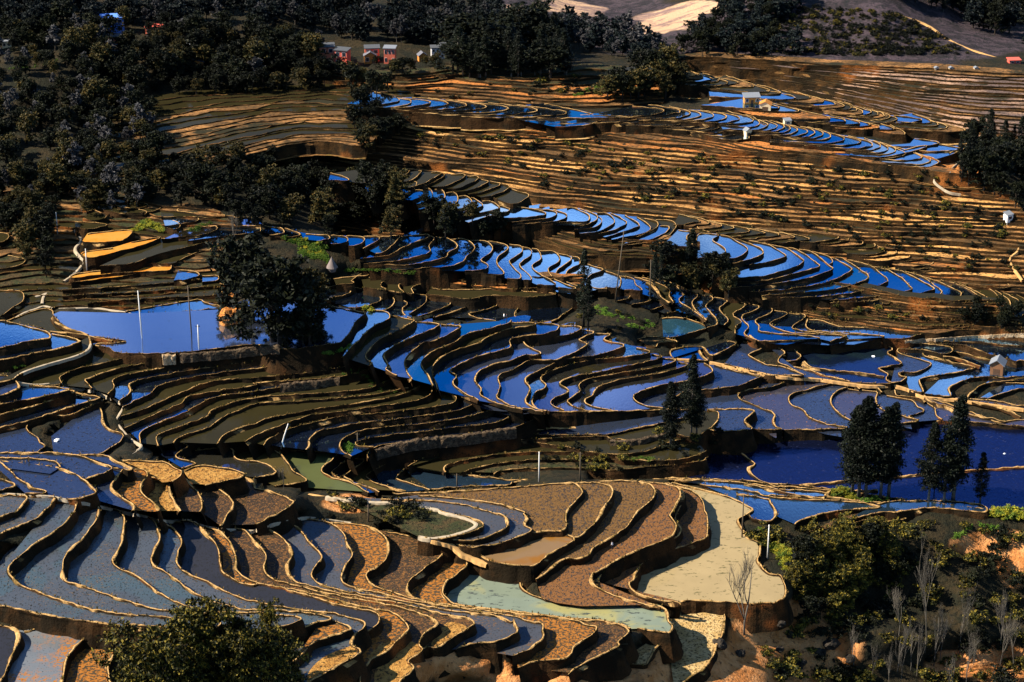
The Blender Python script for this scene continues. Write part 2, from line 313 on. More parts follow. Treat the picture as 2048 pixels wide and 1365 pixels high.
TERR['olive rows'] = '''
d 39.60 11 1000,0 1060,0 1030,50 940,85
d 39.00 11 1170,10 1230,0 1160,50 1020,90
d 38.40 11 1300,0 1330,0 1250,70 1130,100
d 37.80 11 1400,10 1490,15 1400,70 1310,112 1200,140
d 37.20 11 1480,20 1515,30 1440,80 1330,130
d 36.60 11 1560,25 1680,32 1550,110 1450,130
d 36.00 11 1690,40 1785,52 1650,130 1540,145
d 35.30 11 1790,60 1863,90 1720,152 1600,168
d 34.60 11 1870,85 1953,107 1800,172 1700,185
d 34.00 11 1960,100 2033,132 1900,195 1800,212
d 33.30 21 -20,135 60,165 140,190 100,230 0,265 11 1900,215
'''
TERR['village fields'] = '''
d 40.63 01 560,140 680,155 700,185 600,195
d 40.42 01 700,180 870,195 880,210 780,240 640,225
d 40.17 01 880,205 1030,212 1015,245 920,262
d 39.92 01 1060,240 1170,260 1180,280 1080,300 940,290
d 39.67 01 1180,262 1270,280 1290,300 1180,330 1000,340
d 39.43 01 1280,285 1430,290 1420,320 1530,330 1800,350 1700,375 1500,365 1290,370
w6 39.12 01 1300,370 1560,365 1590,395 1480,420 1320,440
w 38.74 01 1380,395 1420,410 1440,440 1400,465 1330,450
w5 38.50 01 1560,370 1830,360 1900,370 2048,375 11 60,420 30,440 01 1900,440 1720,430 1600,420
w5 38.25 01 1470,470 1640,445 1720,440 1733,470 1600,515 1460,525 1300,550
w 38.00 01 1760,440 2048,440 11 40,470 01 2048,490 1720,532 1500,560
d 39.55 01 560,190 800,240 1000,290 1170,320 1130,350 900,330 780,300 700,330
d 39.18 01 760,310 850,365 740,400 660,380
o4 38.93 01 160,430 400,435 250,458 170,460
d 38.68 01 600,400 860,425 720,465 600,450
o4 38.37 01 700,500 1000,470 1060,490 960,560 700,570 660,560
o4 38.06 01 1050,570 1290,530 1120,600 960,640 760,690 680,690 660,650 900,615
d 37.00 01 1290,540 1480,530 1680,545 1540,600 1280,660 1050,740 800,760
o4 36.00 01 1080,640 1100,645 900,700 740,730 700,720
d 35.00 01 1640,570 1700,620 1560,660 1420,720 1370,740 1080,740
o4 34.20 01 1310,700 1350,710 1370,785 1250,800 900,820 590,855 620,820 1000,770
w 33.60 01 1430,790 1540,800 1600,830 1480,870 1390,880
w 33.00 01 1620,840 1740,835 1745,870 1620,892
o4 33.40 01 1250,785 1380,790 1250,800 1000,840 570,893
d 32.80 01 1480,860 1600,870 1300,900 900,930 500,950
d 32.20 01 1760,900 1780,915 1400,950 900,980 500,1000
d 31.80 01 1770,950 1770,990 1400,1010 900,1040 700,1060
w 31.40 01 1000,1120 1560,1030 1640,1050 1750,1080 1720,1100 1400,1130 1080,1145
d 36.6 01 -150,480 60,500 40,560 -150,600
d 33.8 01 -150,640 150,690 200,720 100,770 -150,790
d 31.8 01 -150,960 150,960 185,1040 100,1090 0,1160 -150,1170
d 31.3 01 50,1200 300,1110 420,1110 430,1180 460,1270 200,1240
'''
# ---------------------------------------------------------------- materials
class NT:
    def __init__(s, name):
        s.m = bpy.data.materials.new(name); s.m.use_nodes = True
        s.t = s.m.node_tree; s.t.nodes.clear()
        s.out = s.n('ShaderNodeOutputMaterial')
        s.geo = s.n('ShaderNodeNewGeometry')
    def n(s, typ, **kw):
        x = s.t.nodes.new(typ)
        for k, v in kw.items(): setattr(x, k, v)
        return x
    def l(s, a, b): s.t.links.new(a, b)
    def noise(s, scale, detail=4, rough=.6, vec=None, stretch=None, dist=0.0):
        x = s.n('ShaderNodeTexNoise'); x.inputs['Scale'].default_value = scale
        x.inputs['Detail'].default_value = detail; x.inputs['Roughness'].default_value = rough
        x.inputs['Distortion'].default_value = dist
        src = vec or s.geo.outputs['Position']
        if stretch:
            mp = s.n('ShaderNodeMapping'); mp.inputs['Scale'].default_value = stretch
            s.l(src, mp.inputs['Vector']); src = mp.outputs[0]
        s.l(src, x.inputs['Vector'])
        return x.outputs['Fac']
    def ramp(s, fac, lo, hi):
        x = s.n('ShaderNodeMapRange'); x.interpolation_type = 'SMOOTHSTEP'
        x.inputs['From Min'].default_value = lo; x.inputs['From Max'].default_value = hi
        s.l(fac, x.inputs['Value']); return x.outputs['Result']
    def mix(s, fac, a, b):
        x = s.n('ShaderNodeMix', data_type='RGBA')
        for sock, v in ((x.inputs['Factor'], fac), (x.inputs['A'], a), (x.inputs['B'], b)):
            if isinstance(v, (tuple, list)): sock.default_value = (*v[:3], 1)
            elif isinstance(v, (int, float)): sock.default_value = v
            else: s.l(v, sock)
        return x.outputs['Result']
    def math(s, op, a, b=None):
        x = s.n('ShaderNodeMath', operation=op)
        for i, v in enumerate((a, b)):
            if v is None: continue
            if isinstance(v, (int, float)): x.inputs[i].default_value = v
            else: s.l(v, x.inputs[i])
        return x.outputs[0]
    def bump(s, h, strength, dist):
        x = s.n('ShaderNodeBump'); x.inputs['Strength'].default_value = strength; x.inputs['Distance'].default_value = dist
        s.l(h, x.inputs['Height']); return x.outputs[0]
    def diffuse(s, col, normal=None, rough=.9, spec=.15):
        p = s.n('ShaderNodeBsdfPrincipled')
        if isinstance(col, (tuple, list)): p.inputs['Base Color'].default_value = (*col[:3], 1)
        else: s.l(col, p.inputs['Base Color'])
        p.inputs['Roughness'].default_value = rough; p.inputs['Specular IOR Level'].default_value = spec
        if normal: s.l(normal, p.inputs['Normal'])
        return p.outputs[0]
    def done(s, sh): s.l(sh, s.out.inputs['Surface']); return s.m

def plain(name, col, rough=.8, var=.25, scale=3.0, spec=.2):
    t = NT(name)
    c = t.mix(t.noise(scale), tuple(x*(1-var) for x in col), tuple(x*(1+var) for x in col))
    return t.done(t.diffuse(c, rough=rough, spec=spec))

def water(name, base, tint=(.34,.62,1.0), k=8.5, rough=.03, specks=(), ripple=.018, cloud=None):
    """Shallow paddy water: a muddy bed under a reflecting surface, with stubble and weed standing in it."""
    t = NT(name)
    bed = t.mix(t.noise(.12, 3), tuple(x*.75 for x in base), tuple(x*1.25 for x in base))
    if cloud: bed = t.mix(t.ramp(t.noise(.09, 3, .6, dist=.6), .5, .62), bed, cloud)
    rp = t.noise(2.2, 3, .6, stretch=(1, .45, 1))
    nb = t.bump(rp, ripple, .25)
    d = t.diffuse(bed, rough=.6, spec=0)
    g = t.n('ShaderNodeBsdfGlossy'); g.inputs['Color'].default_value = (*tint, 1); g.inputs['Roughness'].default_value = rough
    t.l(nb, g.inputs['Normal'])
    fr = t.n('ShaderNodeFresnel'); fr.inputs['IOR'].default_value = 1.35; t.l(nb, fr.inputs['Normal'])
    fac = t.math('MINIMUM', t.math('MULTIPLY', fr.outputs[0], k), .95)
    mx = t.n('ShaderNodeMixShader'); t.l(fac, mx.inputs[0]); t.l(d, mx.inputs[1]); t.l(g.outputs[0], mx.inputs[2])
    sh = mx.outputs[0]
    fine = 1.7 if name.startswith(('stubble', 'paddy_mud_purple', 'paddy_water_grey', 'paddy_water_slate', 'paddy_water_black')) else 1.0
    for col, scale, thr, soft, stretch, patch in specks:
        scale = scale*fine
        f = t.ramp(t.noise(scale, 3, .65, stretch=stretch), thr, thr+soft)
        if patch is not None: f = t.math('MULTIPLY', f, t.ramp(t.noise(.11, 3, .6), patch-.08, patch+.1))
        c = t.mix(t.noise(scale*.6), tuple(x*.6 for x in col), tuple(x*1.3 for x in col))
        m2 = t.n('ShaderNodeMixShader'); t.l(f, m2.inputs[0]); t.l(sh, m2.inputs[1]); t.l(t.diffuse(c, spec=.05), m2.inputs[2])
        sh = m2.outputs[0]
    return t.done(sh)

def soil(name, cols, scale=.5, clod=2.5, bump=.6, thr=(.4,.6), stretch=None, scrub=None):
    t = NT(name)
    c = t.mix(t.ramp(t.noise(scale, 4, .65, stretch=stretch), *thr), cols[0], cols[1])
    if len(cols) > 2: c = t.mix(t.ramp(t.noise(clod, 4, .7, stretch=stretch), .5, .62), c, cols[2])
    if scrub:
        c = t.mix(t.ramp(t.noise(.045, 5, .68, stretch=(1,2,1)), *scrub), c, (.020,.018,.008))
        c = t.mix(t.ramp(t.noise(.30, 4, .7, stretch=(1,1.5,1)), .60, .68), c, (.014,.013,.006))
    n = t.bump(t.noise(clod, 4, .7, stretch=stretch), bump, .5)
    return t.done(t.diffuse(c, n))

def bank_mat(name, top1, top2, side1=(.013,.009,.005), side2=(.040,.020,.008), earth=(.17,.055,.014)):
    """Trodden straw-coloured top, brown mud side with riser shade deepened into its colour, patches of red earth and scrub."""
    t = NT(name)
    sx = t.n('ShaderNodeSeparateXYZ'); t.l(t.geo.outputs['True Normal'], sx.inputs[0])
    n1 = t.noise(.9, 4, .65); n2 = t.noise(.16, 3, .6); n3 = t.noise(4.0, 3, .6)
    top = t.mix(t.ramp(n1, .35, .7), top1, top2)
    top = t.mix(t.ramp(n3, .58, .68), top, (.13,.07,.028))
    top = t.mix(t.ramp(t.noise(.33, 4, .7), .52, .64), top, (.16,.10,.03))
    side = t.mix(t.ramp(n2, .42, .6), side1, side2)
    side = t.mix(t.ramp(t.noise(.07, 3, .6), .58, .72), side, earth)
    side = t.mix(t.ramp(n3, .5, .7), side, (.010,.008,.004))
    c = t.mix(t.ramp(sx.outputs['Z'], .62, .80), side, top)  # sides far darker than tops: the risers' shade is put into the colour
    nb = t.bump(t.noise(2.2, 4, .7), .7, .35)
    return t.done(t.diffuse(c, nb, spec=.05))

M = {}
DK=(.012,.012,.010); ORG=(.30,.115,.022); OR2=(.22,.10,.03); STR=(.42,.26,.10)
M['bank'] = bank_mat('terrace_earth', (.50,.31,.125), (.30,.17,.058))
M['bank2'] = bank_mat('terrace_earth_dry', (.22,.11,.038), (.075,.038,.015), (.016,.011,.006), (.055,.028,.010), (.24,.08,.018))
M['w']  = water('paddy_water_blue', (.010,.016,.035))
M['w2'] = water('paddy_water_weedy', (.020,.027,.046), (.32,.47,.82), 3.3, .10, [(DK,1.7,.57,.10,None,None),((.09,.055,.03),1.2,.64,.08,None,.5)], .10)
M['w3'] = water('paddy_water_teal', (.015,.030,.048), (.22,.50,.95), 6.0, .05, [(DK,1.0,.66,.05,None,None)])
M['w4'] = water('paddy_water_lilac', (.05,.06,.09), (.44,.60,1.0), 7.5, .10, [(DK,.9,.70,.05,None,None)])
M['w5'] = water('paddy_water_olive_blue', (.030,.028,.020), (.36,.52,1.0), 7.0, .05, [(DK,.9,.70,.05,None,None)], cloud=(.055,.045,.016))  # olive reflections painted as patches in the bed colour
M['w6'] = water('paddy_water_bright', (.05,.07,.10), (.66,.82,1.0), 12.0, .02)
M['l']  = water('lake_water', (.004,.006,.020), (.09,.17,.50), 5.0, .12, [((.02,.025,.06),1.3,.62,.1,None,None)], .35)
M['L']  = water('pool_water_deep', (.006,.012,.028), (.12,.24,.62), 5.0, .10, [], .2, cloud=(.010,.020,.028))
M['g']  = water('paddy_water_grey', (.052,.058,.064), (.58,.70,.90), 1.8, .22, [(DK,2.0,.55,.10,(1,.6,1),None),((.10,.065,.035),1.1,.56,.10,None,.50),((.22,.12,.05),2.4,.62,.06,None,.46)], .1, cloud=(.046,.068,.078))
M['g2'] = water('paddy_water_slate', (.052,.055,.062), (.55,.66,.9), 1.4, .16, [(DK,1.8,.56,.10,None,None),((.09,.055,.03),.9,.55,.10,None,.46),(OR2,1.6,.58,.07,None,.50)], .1)
M['k']  = water('paddy_water_black', (.022,.022,.026), (.5,.55,.7), 1.0, .2, [(DK,1.8,.55,.1,None,None)], .1)
M['o']  = water('stubble_orange', (.055,.040,.022), (.5,.58,.8), .5, .2, [(ORG,1.1,.46,.08,None,None),(DK,2.4,.60,.08,None,None)])
M['o2'] = water('stubble_orange_wet', (.04,.04,.055), (.5,.55,.8), 1.4, .2, [(ORG,1.2,.50,.08,None,.42),(DK,2.0,.60,.08,None,None)])
M['o3'] = water('stubble_orange_pool', (.12,.13,.14), (.6,.7,.9), 1.6, .15, [(ORG,1.2,.47,.08,None,.47),(DK,2.0,.60,.08,None,None)])
M['o4'] = soil('orange_mud', [(.50,.17,.015),(.42,.20,.03)], .3, 2.5, .3)
M['p']  = water('paddy_mud_purple', (.036,.026,.016), (.5,.58,.8), .5, .2, [((.10,.05,.022),.8,.50,.10,None,None),(OR2,1.9,.56,.06,None,None),(DK,2.0,.58,.1,None,None)])
M['p2'] = water('paddy_mud_lilac', (.036,.034,.046), (.32,.45,.88), 3.0, .12, [(OR2,1.5,.62,.06,None,.50),(DK,2.0,.60,.1,None,None)])
M['f']  = water('stubble_brown', (.045,.036,.030), (.5,.58,.8), .5, .15, [((.135,.072,.026),1.5,.40,.08,(1,.55,1),None),(DK,2.8,.54,.08,(1,.5,1),None)])
M['f2'] = water('stubble_russet', (.045,.036,.030), (.5,.58,.85), .5, .15, [((.165,.075,.028),1.4,.40,.08,(1,.55,1),None),(DK,2.8,.56,.08,(1,.5,1),None)])
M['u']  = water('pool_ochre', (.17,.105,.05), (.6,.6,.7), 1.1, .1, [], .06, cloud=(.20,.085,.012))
M['t']  = water('pool_turbid_tan', (.285,.215,.11), (.8,.8,.78), .6, .12, [((.10,.085,.04),1.3,.60,.05,(.5,1.2,1),None)], .05)
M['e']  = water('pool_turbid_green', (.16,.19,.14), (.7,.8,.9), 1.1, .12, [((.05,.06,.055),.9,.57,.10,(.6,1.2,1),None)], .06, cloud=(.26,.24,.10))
M['e2'] = water('pool_clear_teal', (.03,.09,.13), (.35,.75,1.0), 6.0, .05, [], .06)
M['s']  = soil('straw_clods', [(.52,.36,.16),(.42,.27,.10),(.05,.03,.012)], .6, 1.8, 1.0)
M['s2'] = soil('straw_gold', [(.42,.22,.055),(.30,.14,.03),(.04,.024,.010)], .6, 1.8, 1.0)
M['d']  = water('paddy_water_olive', (.024,.020,.008), (.45,.48,.5), .9, .08, [((.09,.05,.02),1.2,.66,.06,None,.55)], .05)  # turbid water; the hillside's reflection is put into the olive base
M['d2'] = water('paddy_water_brown', (.060,.045,.016), (.55,.55,.55), .9, .08, [], .05)
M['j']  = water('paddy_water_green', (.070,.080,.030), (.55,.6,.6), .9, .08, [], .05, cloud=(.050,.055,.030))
M['b']  = soil('dry_terrace', [(.30,.145,.048),(.105,.055,.020),(.028,.019,.009)], .09, 1.0, .8, (.40,.56), (1,1.6,1), (.50,.58))
M['b4'] = soil('dry_terrace_gold', [(.60,.31,.095),(.22,.10,.030),(.040,.024,.010)], .045, 1.0, .8, (.42,.58), (1,1.6,1), (.58,.66))
M['b2'] = soil('dry_terrace_red', [(.44,.16,.038),(.11,.055,.020),(.028,.019,.009)], .06, 1.2, .6, (.42,.58), (1,1.6,1), (.54,.62))
M['b3'] = soil('dry_terrace_mauve', [(.42,.25,.155),(.12,.082,.070),(.035,.027,.024)], .035, 1.0, .8, (.42,.58), (1,1.6,1), (.52,.60))
M['v']  = soil('scrub_ground', [(.060,.040,.016),(.030,.034,.012),(.012,.012,.006)], .35, 1.6, .9)
M['path'] = plain('concrete_path', (.36,.29,.20), .85, .4, 1.2)
M['dirt'] = plain('dirt_path', (.46,.26,.095), .9, .35, 1.2)
WATERY = {'w','w2','w3','w4','w5','w6','l','L','g','g2','k','d','d2','j','e','e2','t','u'}
# ---------------------------------------------------------------- terraces
def parse(txt):
    pts = []; o = (0, 0)
    for tk in txt.split():
        if ',' in tk:
            x, y = tk.split(','); pts.append((o[0]+float(x)/4, o[1]+float(y)/4))
        else: o = (512*int(tk[0]), (0, 342, 683, 1024)[int(tk[1])])
    return pts
def resample(P, step):
    """Catmull-Rom through P, then even spacing."""
    P = np.asarray(P, float)
    Q = np.vstack([2*P[0]-P[1], P, 2*P[-1]-P[-2]])
    out = []
    for i in range(1, len(Q)-2):
        p0, p1, p2, p3 = Q[i-1], Q[i], Q[i+1], Q[i+2]
        n = max(3, int(np.linalg.norm(p2-p1)/step*2))
        t = np.linspace(0, 1, n, endpoint=False)[:, None]
        out.append(.5*((2*p1)+(-p0+p2)*t+(2*p0-5*p1+4*p2-p3)*t**2+(-p0+3*p1-3*p2+p3)*t**3))
    out.append(Q[-2][None])
    C = np.vstack(out)
    d = np.r_[0, np.cumsum(np.linalg.norm(np.diff(C, axis=0), axis=1))]
    n = max(3, int(d[-1]/step)+1)
    s = np.linspace(0, d[-1], n)
    return np.stack([np.interp(s, d, C[:,0]), np.interp(s, d, C[:,1])], 1)
def normals_px(P):
    T = np.gradient(P, axis=0); L = np.linalg.norm(T, axis=1)[:, None]+1e-9
    T = T/L
    return np.stack([-T[:,1], T[:,0]], 1)          # uphill side (right hand of the outline, y down)
ALLRIM = []                                        # (px, py, z)
def link(name, verts, faces, mat, parent=None, kind=None, smooth=False, mats=None):
    me = bpy.data.meshes.new(name); me.from_pydata([tuple(v) for v in verts], [], [tuple(f) for f in faces]); me.update()
    for m in (mats or [mat]): me.materials.append(m)
    if smooth: me.polygons.foreach_set('use_smooth', [True]*len(me.polygons))
    o = bpy.data.objects.new(name, me); COL.objects.link(o)
    if parent: o.parent = parent
    if kind: o['kind'] = kind
    return o
class Bank:
    """Collects the bunds and risers of one flight of terraces."""
    def __init__(s): s.v = []; s.f = []; s.n = 0
    def add(s, xy, z, prof, seed):
        k = len(prof); n = len(xy)
        T = np.gradient(xy, axis=0); T /= (np.linalg.norm(T, axis=1)[:, None]+1e-9)
        N = np.stack([-T[:,1], T[:,0]], 1)         # downhill side
        r = np.random.RandomState(seed)
        def wob(a, cells):
            m = max(2, int(n/cells)+2); c = r.randn(m)*a
            return np.interp(np.linspace(0, m-1, n), np.arange(m), c)
        w1, w2, w3 = wob(.12, 2), wob(.16, 4), wob(.07, 1.5)
        ws = 1+wob(.34, 3)
        V = np.zeros((n, k, 3))
        for j, (o, h) in enumerate(prof):
            jit = w1*.6 if h > -.5 else w1+w2*(1+abs(h)*.25)
            oo = (o*np.clip(ws, .45, 1.7) if h > -.5 else o) + jit
            V[:, j, :2] = xy+N*oo[:, None]
            V[:, j, 2] = np.asarray(z)+h+(w3 if h > -.4 else 0)
        b = s.n
        s.v.append(V.reshape(-1, 3))
        i = np.arange(n-1)[:, None]; j = np.arange(k-1)[None]
        a = b+i*k+j
        s.f.append(np.stack([a, a+1, a+k+1, a+k], -1).reshape(-1, 4)[:, ::-1])
        s.n += n*k
    def build(s, name, mat):
        if not s.v: return
        return link(name, np.vstack(s.v), np.vstack(s.f), mat, kind='structure')
def rim_profile(w, deep=5.0):
    return [(-w*1.15,-.75),(-w*.95,-.22),(-w*.6,-.01),(-w*.1,.03),(w*.12,-.06),(w*.2,-.30),(w*.2+.10,-.8),(w*.2+.30,-1.6),(w*.2+.8,-3.0),(w*.2+1.6,-deep)]
def bund_profile(w):
    return [(-w*1.1,-.6),(-w*.6,-.1),(-w*.35,.03),(w*.35,.03),(w*.6,-.1),(w*1.1,-.6)]
def surface(polys, z, name, mat):
    verts = []; faces = []
    for P in polys:
        b = len(verts); verts += [Vector((x, y)) for x, y in P]; faces.append(list(range(b, len(verts))))
    vo, eo, fo, *_ = geometry.delaunay_2d_cdt(verts, [], faces, 1, 1e-4)
    V = [(v.x, v.y, z) for v in vo]
    F = []
    for f in fo:
        a, b, c = (vo[i] for i in f[:3])
        cr = (b-a).cross(c-a)
        if abs(cr) < 1e-7: continue
        F.append(f if cr > 0 else f[::-1])
    if F: link(name, V, F, mat, kind='structure')
def sname(code):
    return 'lake_water' if code == 'l' else ('paddy_water' if code in WATERY else ('scrub_ground' if code == 'v' else 'paddy_field'))
SEED = [0]
def MID(z): return 12*ZK+(z-12)*.86                 # the knoll round the long pond and the curving pools
def NEAR(z): return 2.9+(z-5.2)*1.3                  # the steeper knoll in the foreground
ZK = .57                                           # survey heights to metres
SURF = []                                          # outlines of every level sheet, for fitting the ground under them
def terrace(bank, R, z, code, upper=None, closing=None, width=.6, step=None, inset=22, drop=.24, deep=5.0, chord=False, near=False):
    """R: outline (pixels of the survey) of one terrace edge; upper: outline of the next terrace uphill."""
    SEED[0] += 1
    zt = z*ZK if not near else (MID(z) if near == 2 and z > 12 else (z*ZK if near == 2 else NEAR(z)))
    xy = np_at_z(R, zt)
    bank.add(xy, zt, rim_profile(width, deep), SEED[0])
    ALLRIM.append(np.c_[R, np.full(len(R), zt)])
    if code is None: return
    zs = zt-drop
    if closing is not None and not (upper is not None and not chord): poly = np.vstack([R, closing])
    elif upper is not None and not chord:
        m = len(upper); e = np.minimum(np.arange(m), np.arange(m)[::-1])*5.0
        U = upper+normals_px(upper)*(2+(inset-2)*np.clip(e/70, 0, 1))[:, None]
        poly = np.vstack([R, closing, U[::-1]]) if closing is not None else np.vstack([R, U[::-1]])
    else: poly = R
    SURF.append((poly, zs))
    surface([np_at_z(poly[::2] if len(poly) > 240 else poly, zs)], zs, sname(code), M[code])
STRIP = {'front','corner','nose','pond bank','curves','middle ridge','lower tips','far nose','hill nose','olive rows'}
WID = {'front':.44,'corner':.44,'nose':.44,'field patch':.42,'strip':.40,'lake':.42,'foot pools':.40,'left edge':.40,'pond bank':.30,'curves':.33,
       'flats':.36,'upper flats':.32,'middle ridge':.28,'lower tips':.29,'olive pools':.26,'far nose':.25,'hill nose':.23,'olive rows':.22,'village fields':.24}
for ch, txt in TERR.items():
    bank = Bank(); prevs = []
    for ln in txt.strip().split('\n'):
        head, _, rest = ln.partition(' '); zs, _, pts = rest.partition(' ')
        flag = head[-1] if head[-1] in '*+-' else ''
        code = head.rstrip('*+-')
        rim, _, cl = pts.partition('|')
        R = resample(parse(rim), 5.0)
        C = np.array(parse(cl)) if cl.strip() else None
        strip = (ch in STRIP or flag in ('+','-') and flag) and flag != '*' and prevs
        up = None
        if strip: up = prevs[-2] if flag == '-' and len(prevs) > 1 else prevs[-1]
        terrace(bank, R, float(zs), code, up, C, WID[ch], chord=not strip, near=1 if ch in ('front','corner','nose','field patch') else (2 if ch in ('pond bank','curves','left edge','foot pools') else 0))
        prevs.append(R)
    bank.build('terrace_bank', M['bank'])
# ---- bunds that only divide one sheet of water
bank = Bank()
BUNDS = '''
4.1 22 1925,700 1935,790 1840,870 1835,890 1920,960 1940,985 1890,1010 1900,1040 1960,1100 2048,1135 32 60,1160
4.1 32 250,1150 640,1112 950,1085 1250,1060 1640,1030 2048,1000 2500,960
4.15 22 700,1106 1000,1100 1300,1106 1600,1106 1850,1130 2048,1160 32 150,1160 500,1190 880,1190
4.4 32 500,1190 480,1240 750,1275 900,1285
4.8 22 1860,1135 32 80,1195 300,1240 450,1250
8.2 32 130,190 300,220 450,270 600,300
8.3 32 290,160 340,200 500,230 700,245 930,278
7.1 32 1400,120 1500,130 1650,180 1700,200
7.1 32 1280,110 1450,160 1640,205
6.5 32 1470,70 1700,130 1800,150
6.6 32 1580,30 1750,90 1970,150 1960,155
5.7 32 1250,430 1300,480 1450,520 1500,545
5.45 32 1540,560 1700,600 1900,640
5.3 32 1560,455 1700,500 1900,540 2020,605
7.2 32 690,340 730,380
6.6 32 860,360 910,405
6.2 32 1010,390 1030,430 1100,440 1200,450 1260,480
20.4 21 1080,890 1150,935 1180,1000 1262,1055
31.3 01 400,1280 650,1310 900,1360
31.3 01 440,1210 560,1260 700,1310
26.6 02 220,930 235,930
13.1:16.6 22 1260,538 1210,545 850,557 560,560 300,564 190,575 90,548
11.2:13.8 31 912,1340 700,1350 420,1350 100,1358 21 1960,1358 1900,1310
'''
for ln in BUNDS.strip().split('\n'):
    z, _, pts = ln.partition(' ')
    R = resample(parse(pts), 5.0); SEED[0] += 1
    za, _, zc = z.partition(':')
    zz = np.linspace(float(za), float(zc or za), len(R))
    zb = (NEAR(zz) if zz[0] > 26 and R[0,1] > 880 else MID(zz) if (zz[0] > 30 or zc and zz[0] > 12.5) else zz*ZK)+.03
    bank.add(np.array([at_z(x, y, q)[:2] for (x, y), q in zip(R, zb)]), zb, bund_profile(.42) if not zc else rim_profile(.42, 3), SEED[0])
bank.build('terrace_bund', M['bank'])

# ---- flights of narrow dry terraces, interpolated between surveyed edges (right to left)
def family(keys, mats, seed, width=.3, amp=3.0, drop=.15, bm='bank2'):
    r = np.random.RandomState(seed); bank = Bank()
    K = [(resample(k, 6.0), z, n) for k, z, n in keys]
    m = max(len(k[0]) for k in K)
    def fit(P):
        i = np.linspace(0, len(P)-1, m); return np.stack([np.interp(i, np.arange(len(P)), P[:,0]), np.interp(i, np.arange(len(P)), P[:,1])], 1)
    K = [(fit(P), z, n) for P, z, n in K]
    prev = None
    ph = r.rand(6)*6.28
    for a, b in zip(K[:-1], K[1:]):
        for i in range(b[2]):
            f = (i+r.uniform(-.22,.22))/b[2]; f = max(0, f)
            P = a[0]*(1-f)+b[0]*f; z = a[1]*(1-i/b[2])+b[1]*i/b[2]
            x = P[:,0]
            w = np.interp(x, np.linspace(x.min(), x.max(), 22), r.randn(22))*amp*.5
            w += amp*(np.sin(x/61+ph[0]+i*.35)+.7*np.sin(x/27+ph[1]+i*.9))*.5
            P = P+np.c_[np.zeros(m), w]
            terrace(bank, P, z, mats[r.randint(len(mats))] if prev is not None else None, prev, None, width, inset=10, drop=drop, deep=3.0, chord=prev is None)
            prev = P
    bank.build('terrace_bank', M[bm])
family([([(1980,352),(1900,345),(1700,318),(1500,290),(1400,266),(1200,246),(1000,232),(850,224),(790,226),(700,226)], 40.6, 0),
        ([(1990,358),(1900,350),(1750,332),(1600,318),(1500,308),(1300,290),(1100,272),(950,262),(800,248),(700,242),(610,238)], 38.6, 5)], ['b','b2','b4','b2'], 2)
family([([(1990,350),(1900,342),(1750,328),(1600,315),(1500,306),(1300,288),(1100,271),(950,261),(800,246),(700,240),(610,236)], 38.6, 0),
        ([(2080,460),(1900,450),(1700,440),(1500,426),(1300,408),(1100,385),(900,355),(690,330),(560,320)], 26.5, 15),
        ([(2090,600),(1900,588),(1700,573),(1500,556),(1300,536),(1100,518),(900,495),(690,470)], 12.5, 17)],
       ['b','b4','b2','b','b4'], 3)
family([([(830,186),(700,178),(600,181),(500,186),(400,190),(300,203),(180,215)], 43.2, 0),
        ([(800,240),(700,236),(600,235),(500,246),(400,266),(300,285),(180,300)], 41.4, 8),
        ([(720,300),(640,288),(560,300),(480,325),(400,345),(300,362),(180,372)], 39.6, 9)], ['b','d','d','d'], 7, amp=2.5)
family([([(1320,150),(1200,140),(1050,150),(900,140),(800,150),(640,150)], 46.5, 0),
        ([(1330,215),(1200,222),(1060,214),(900,200),(800,192),(660,182)], 40.6, 9)], ['b2','b','b2','v'], 8, amp=2.5)
family([([(2080,150),(1900,140),(1700,130),(1500,118),(1330,115)], 23.0, 0),
        ([(2080,210),(1900,200),(1750,180),(1560,150),(1340,132)], 17.5, 9),
        ([(2080,330),(1950,300),(1850,270),(1700,225),(1560,185),(1400,155)], 10.0, 14)], ['b3','b3','b'], 9, amp=1.6, width=.24)
# brown steps below the far nose and between the ridges
family([([(2010,600),(1900,600),(1800,590),(1680,565),(1530,545),(1400,520),(1300,505)], 19.0, 0),
        ([(2040,640),(1900,632),(1800,622),(1680,605),(1530,590),(1380,550),(1280,525)], 15.0, 6),
        ([(2060,672),(1950,660),(1850,672),(1760,660),(1650,645),(1540,620),(1400,580),(1290,550)], 11.2, 7)], ['b2','b','d'], 10, amp=2.2)
family([([(440,420),(330,410),(240,396),(130,378),(40,380),(-60,390)], 40.2, 0),
        ([(520,505),(400,500),(300,490),(180,480),(60,480),(-60,490)], 35.3, 8),
        ([(470,590),(330,600),(200,600),(100,590),(0,600),(-60,610)], 30.8, 9),
        ([(440,625),(300,620),(200,618),(100,625),(0,650),(-60,660)], 30.0, 3)], ['v','d','v','b'], 16, amp=2.6)
family([([(1400,485),(1290,478),(1200,470),(1100,450),(1000,432),(900,438)], 26.6, 0),
        ([(1400,530),(1280,525),(1180,520),(1080,492),(980,476),(860,470)], 23.0, 7)], ['b','d'], 12, amp=2.0)
family([([(1168,552),(1080,552),(980,545),(900,537)], 24.2, 0), ([(1162,584),(1060,583),(960,578),(880,570)], 21.4, 5)], ['b2'], 14)

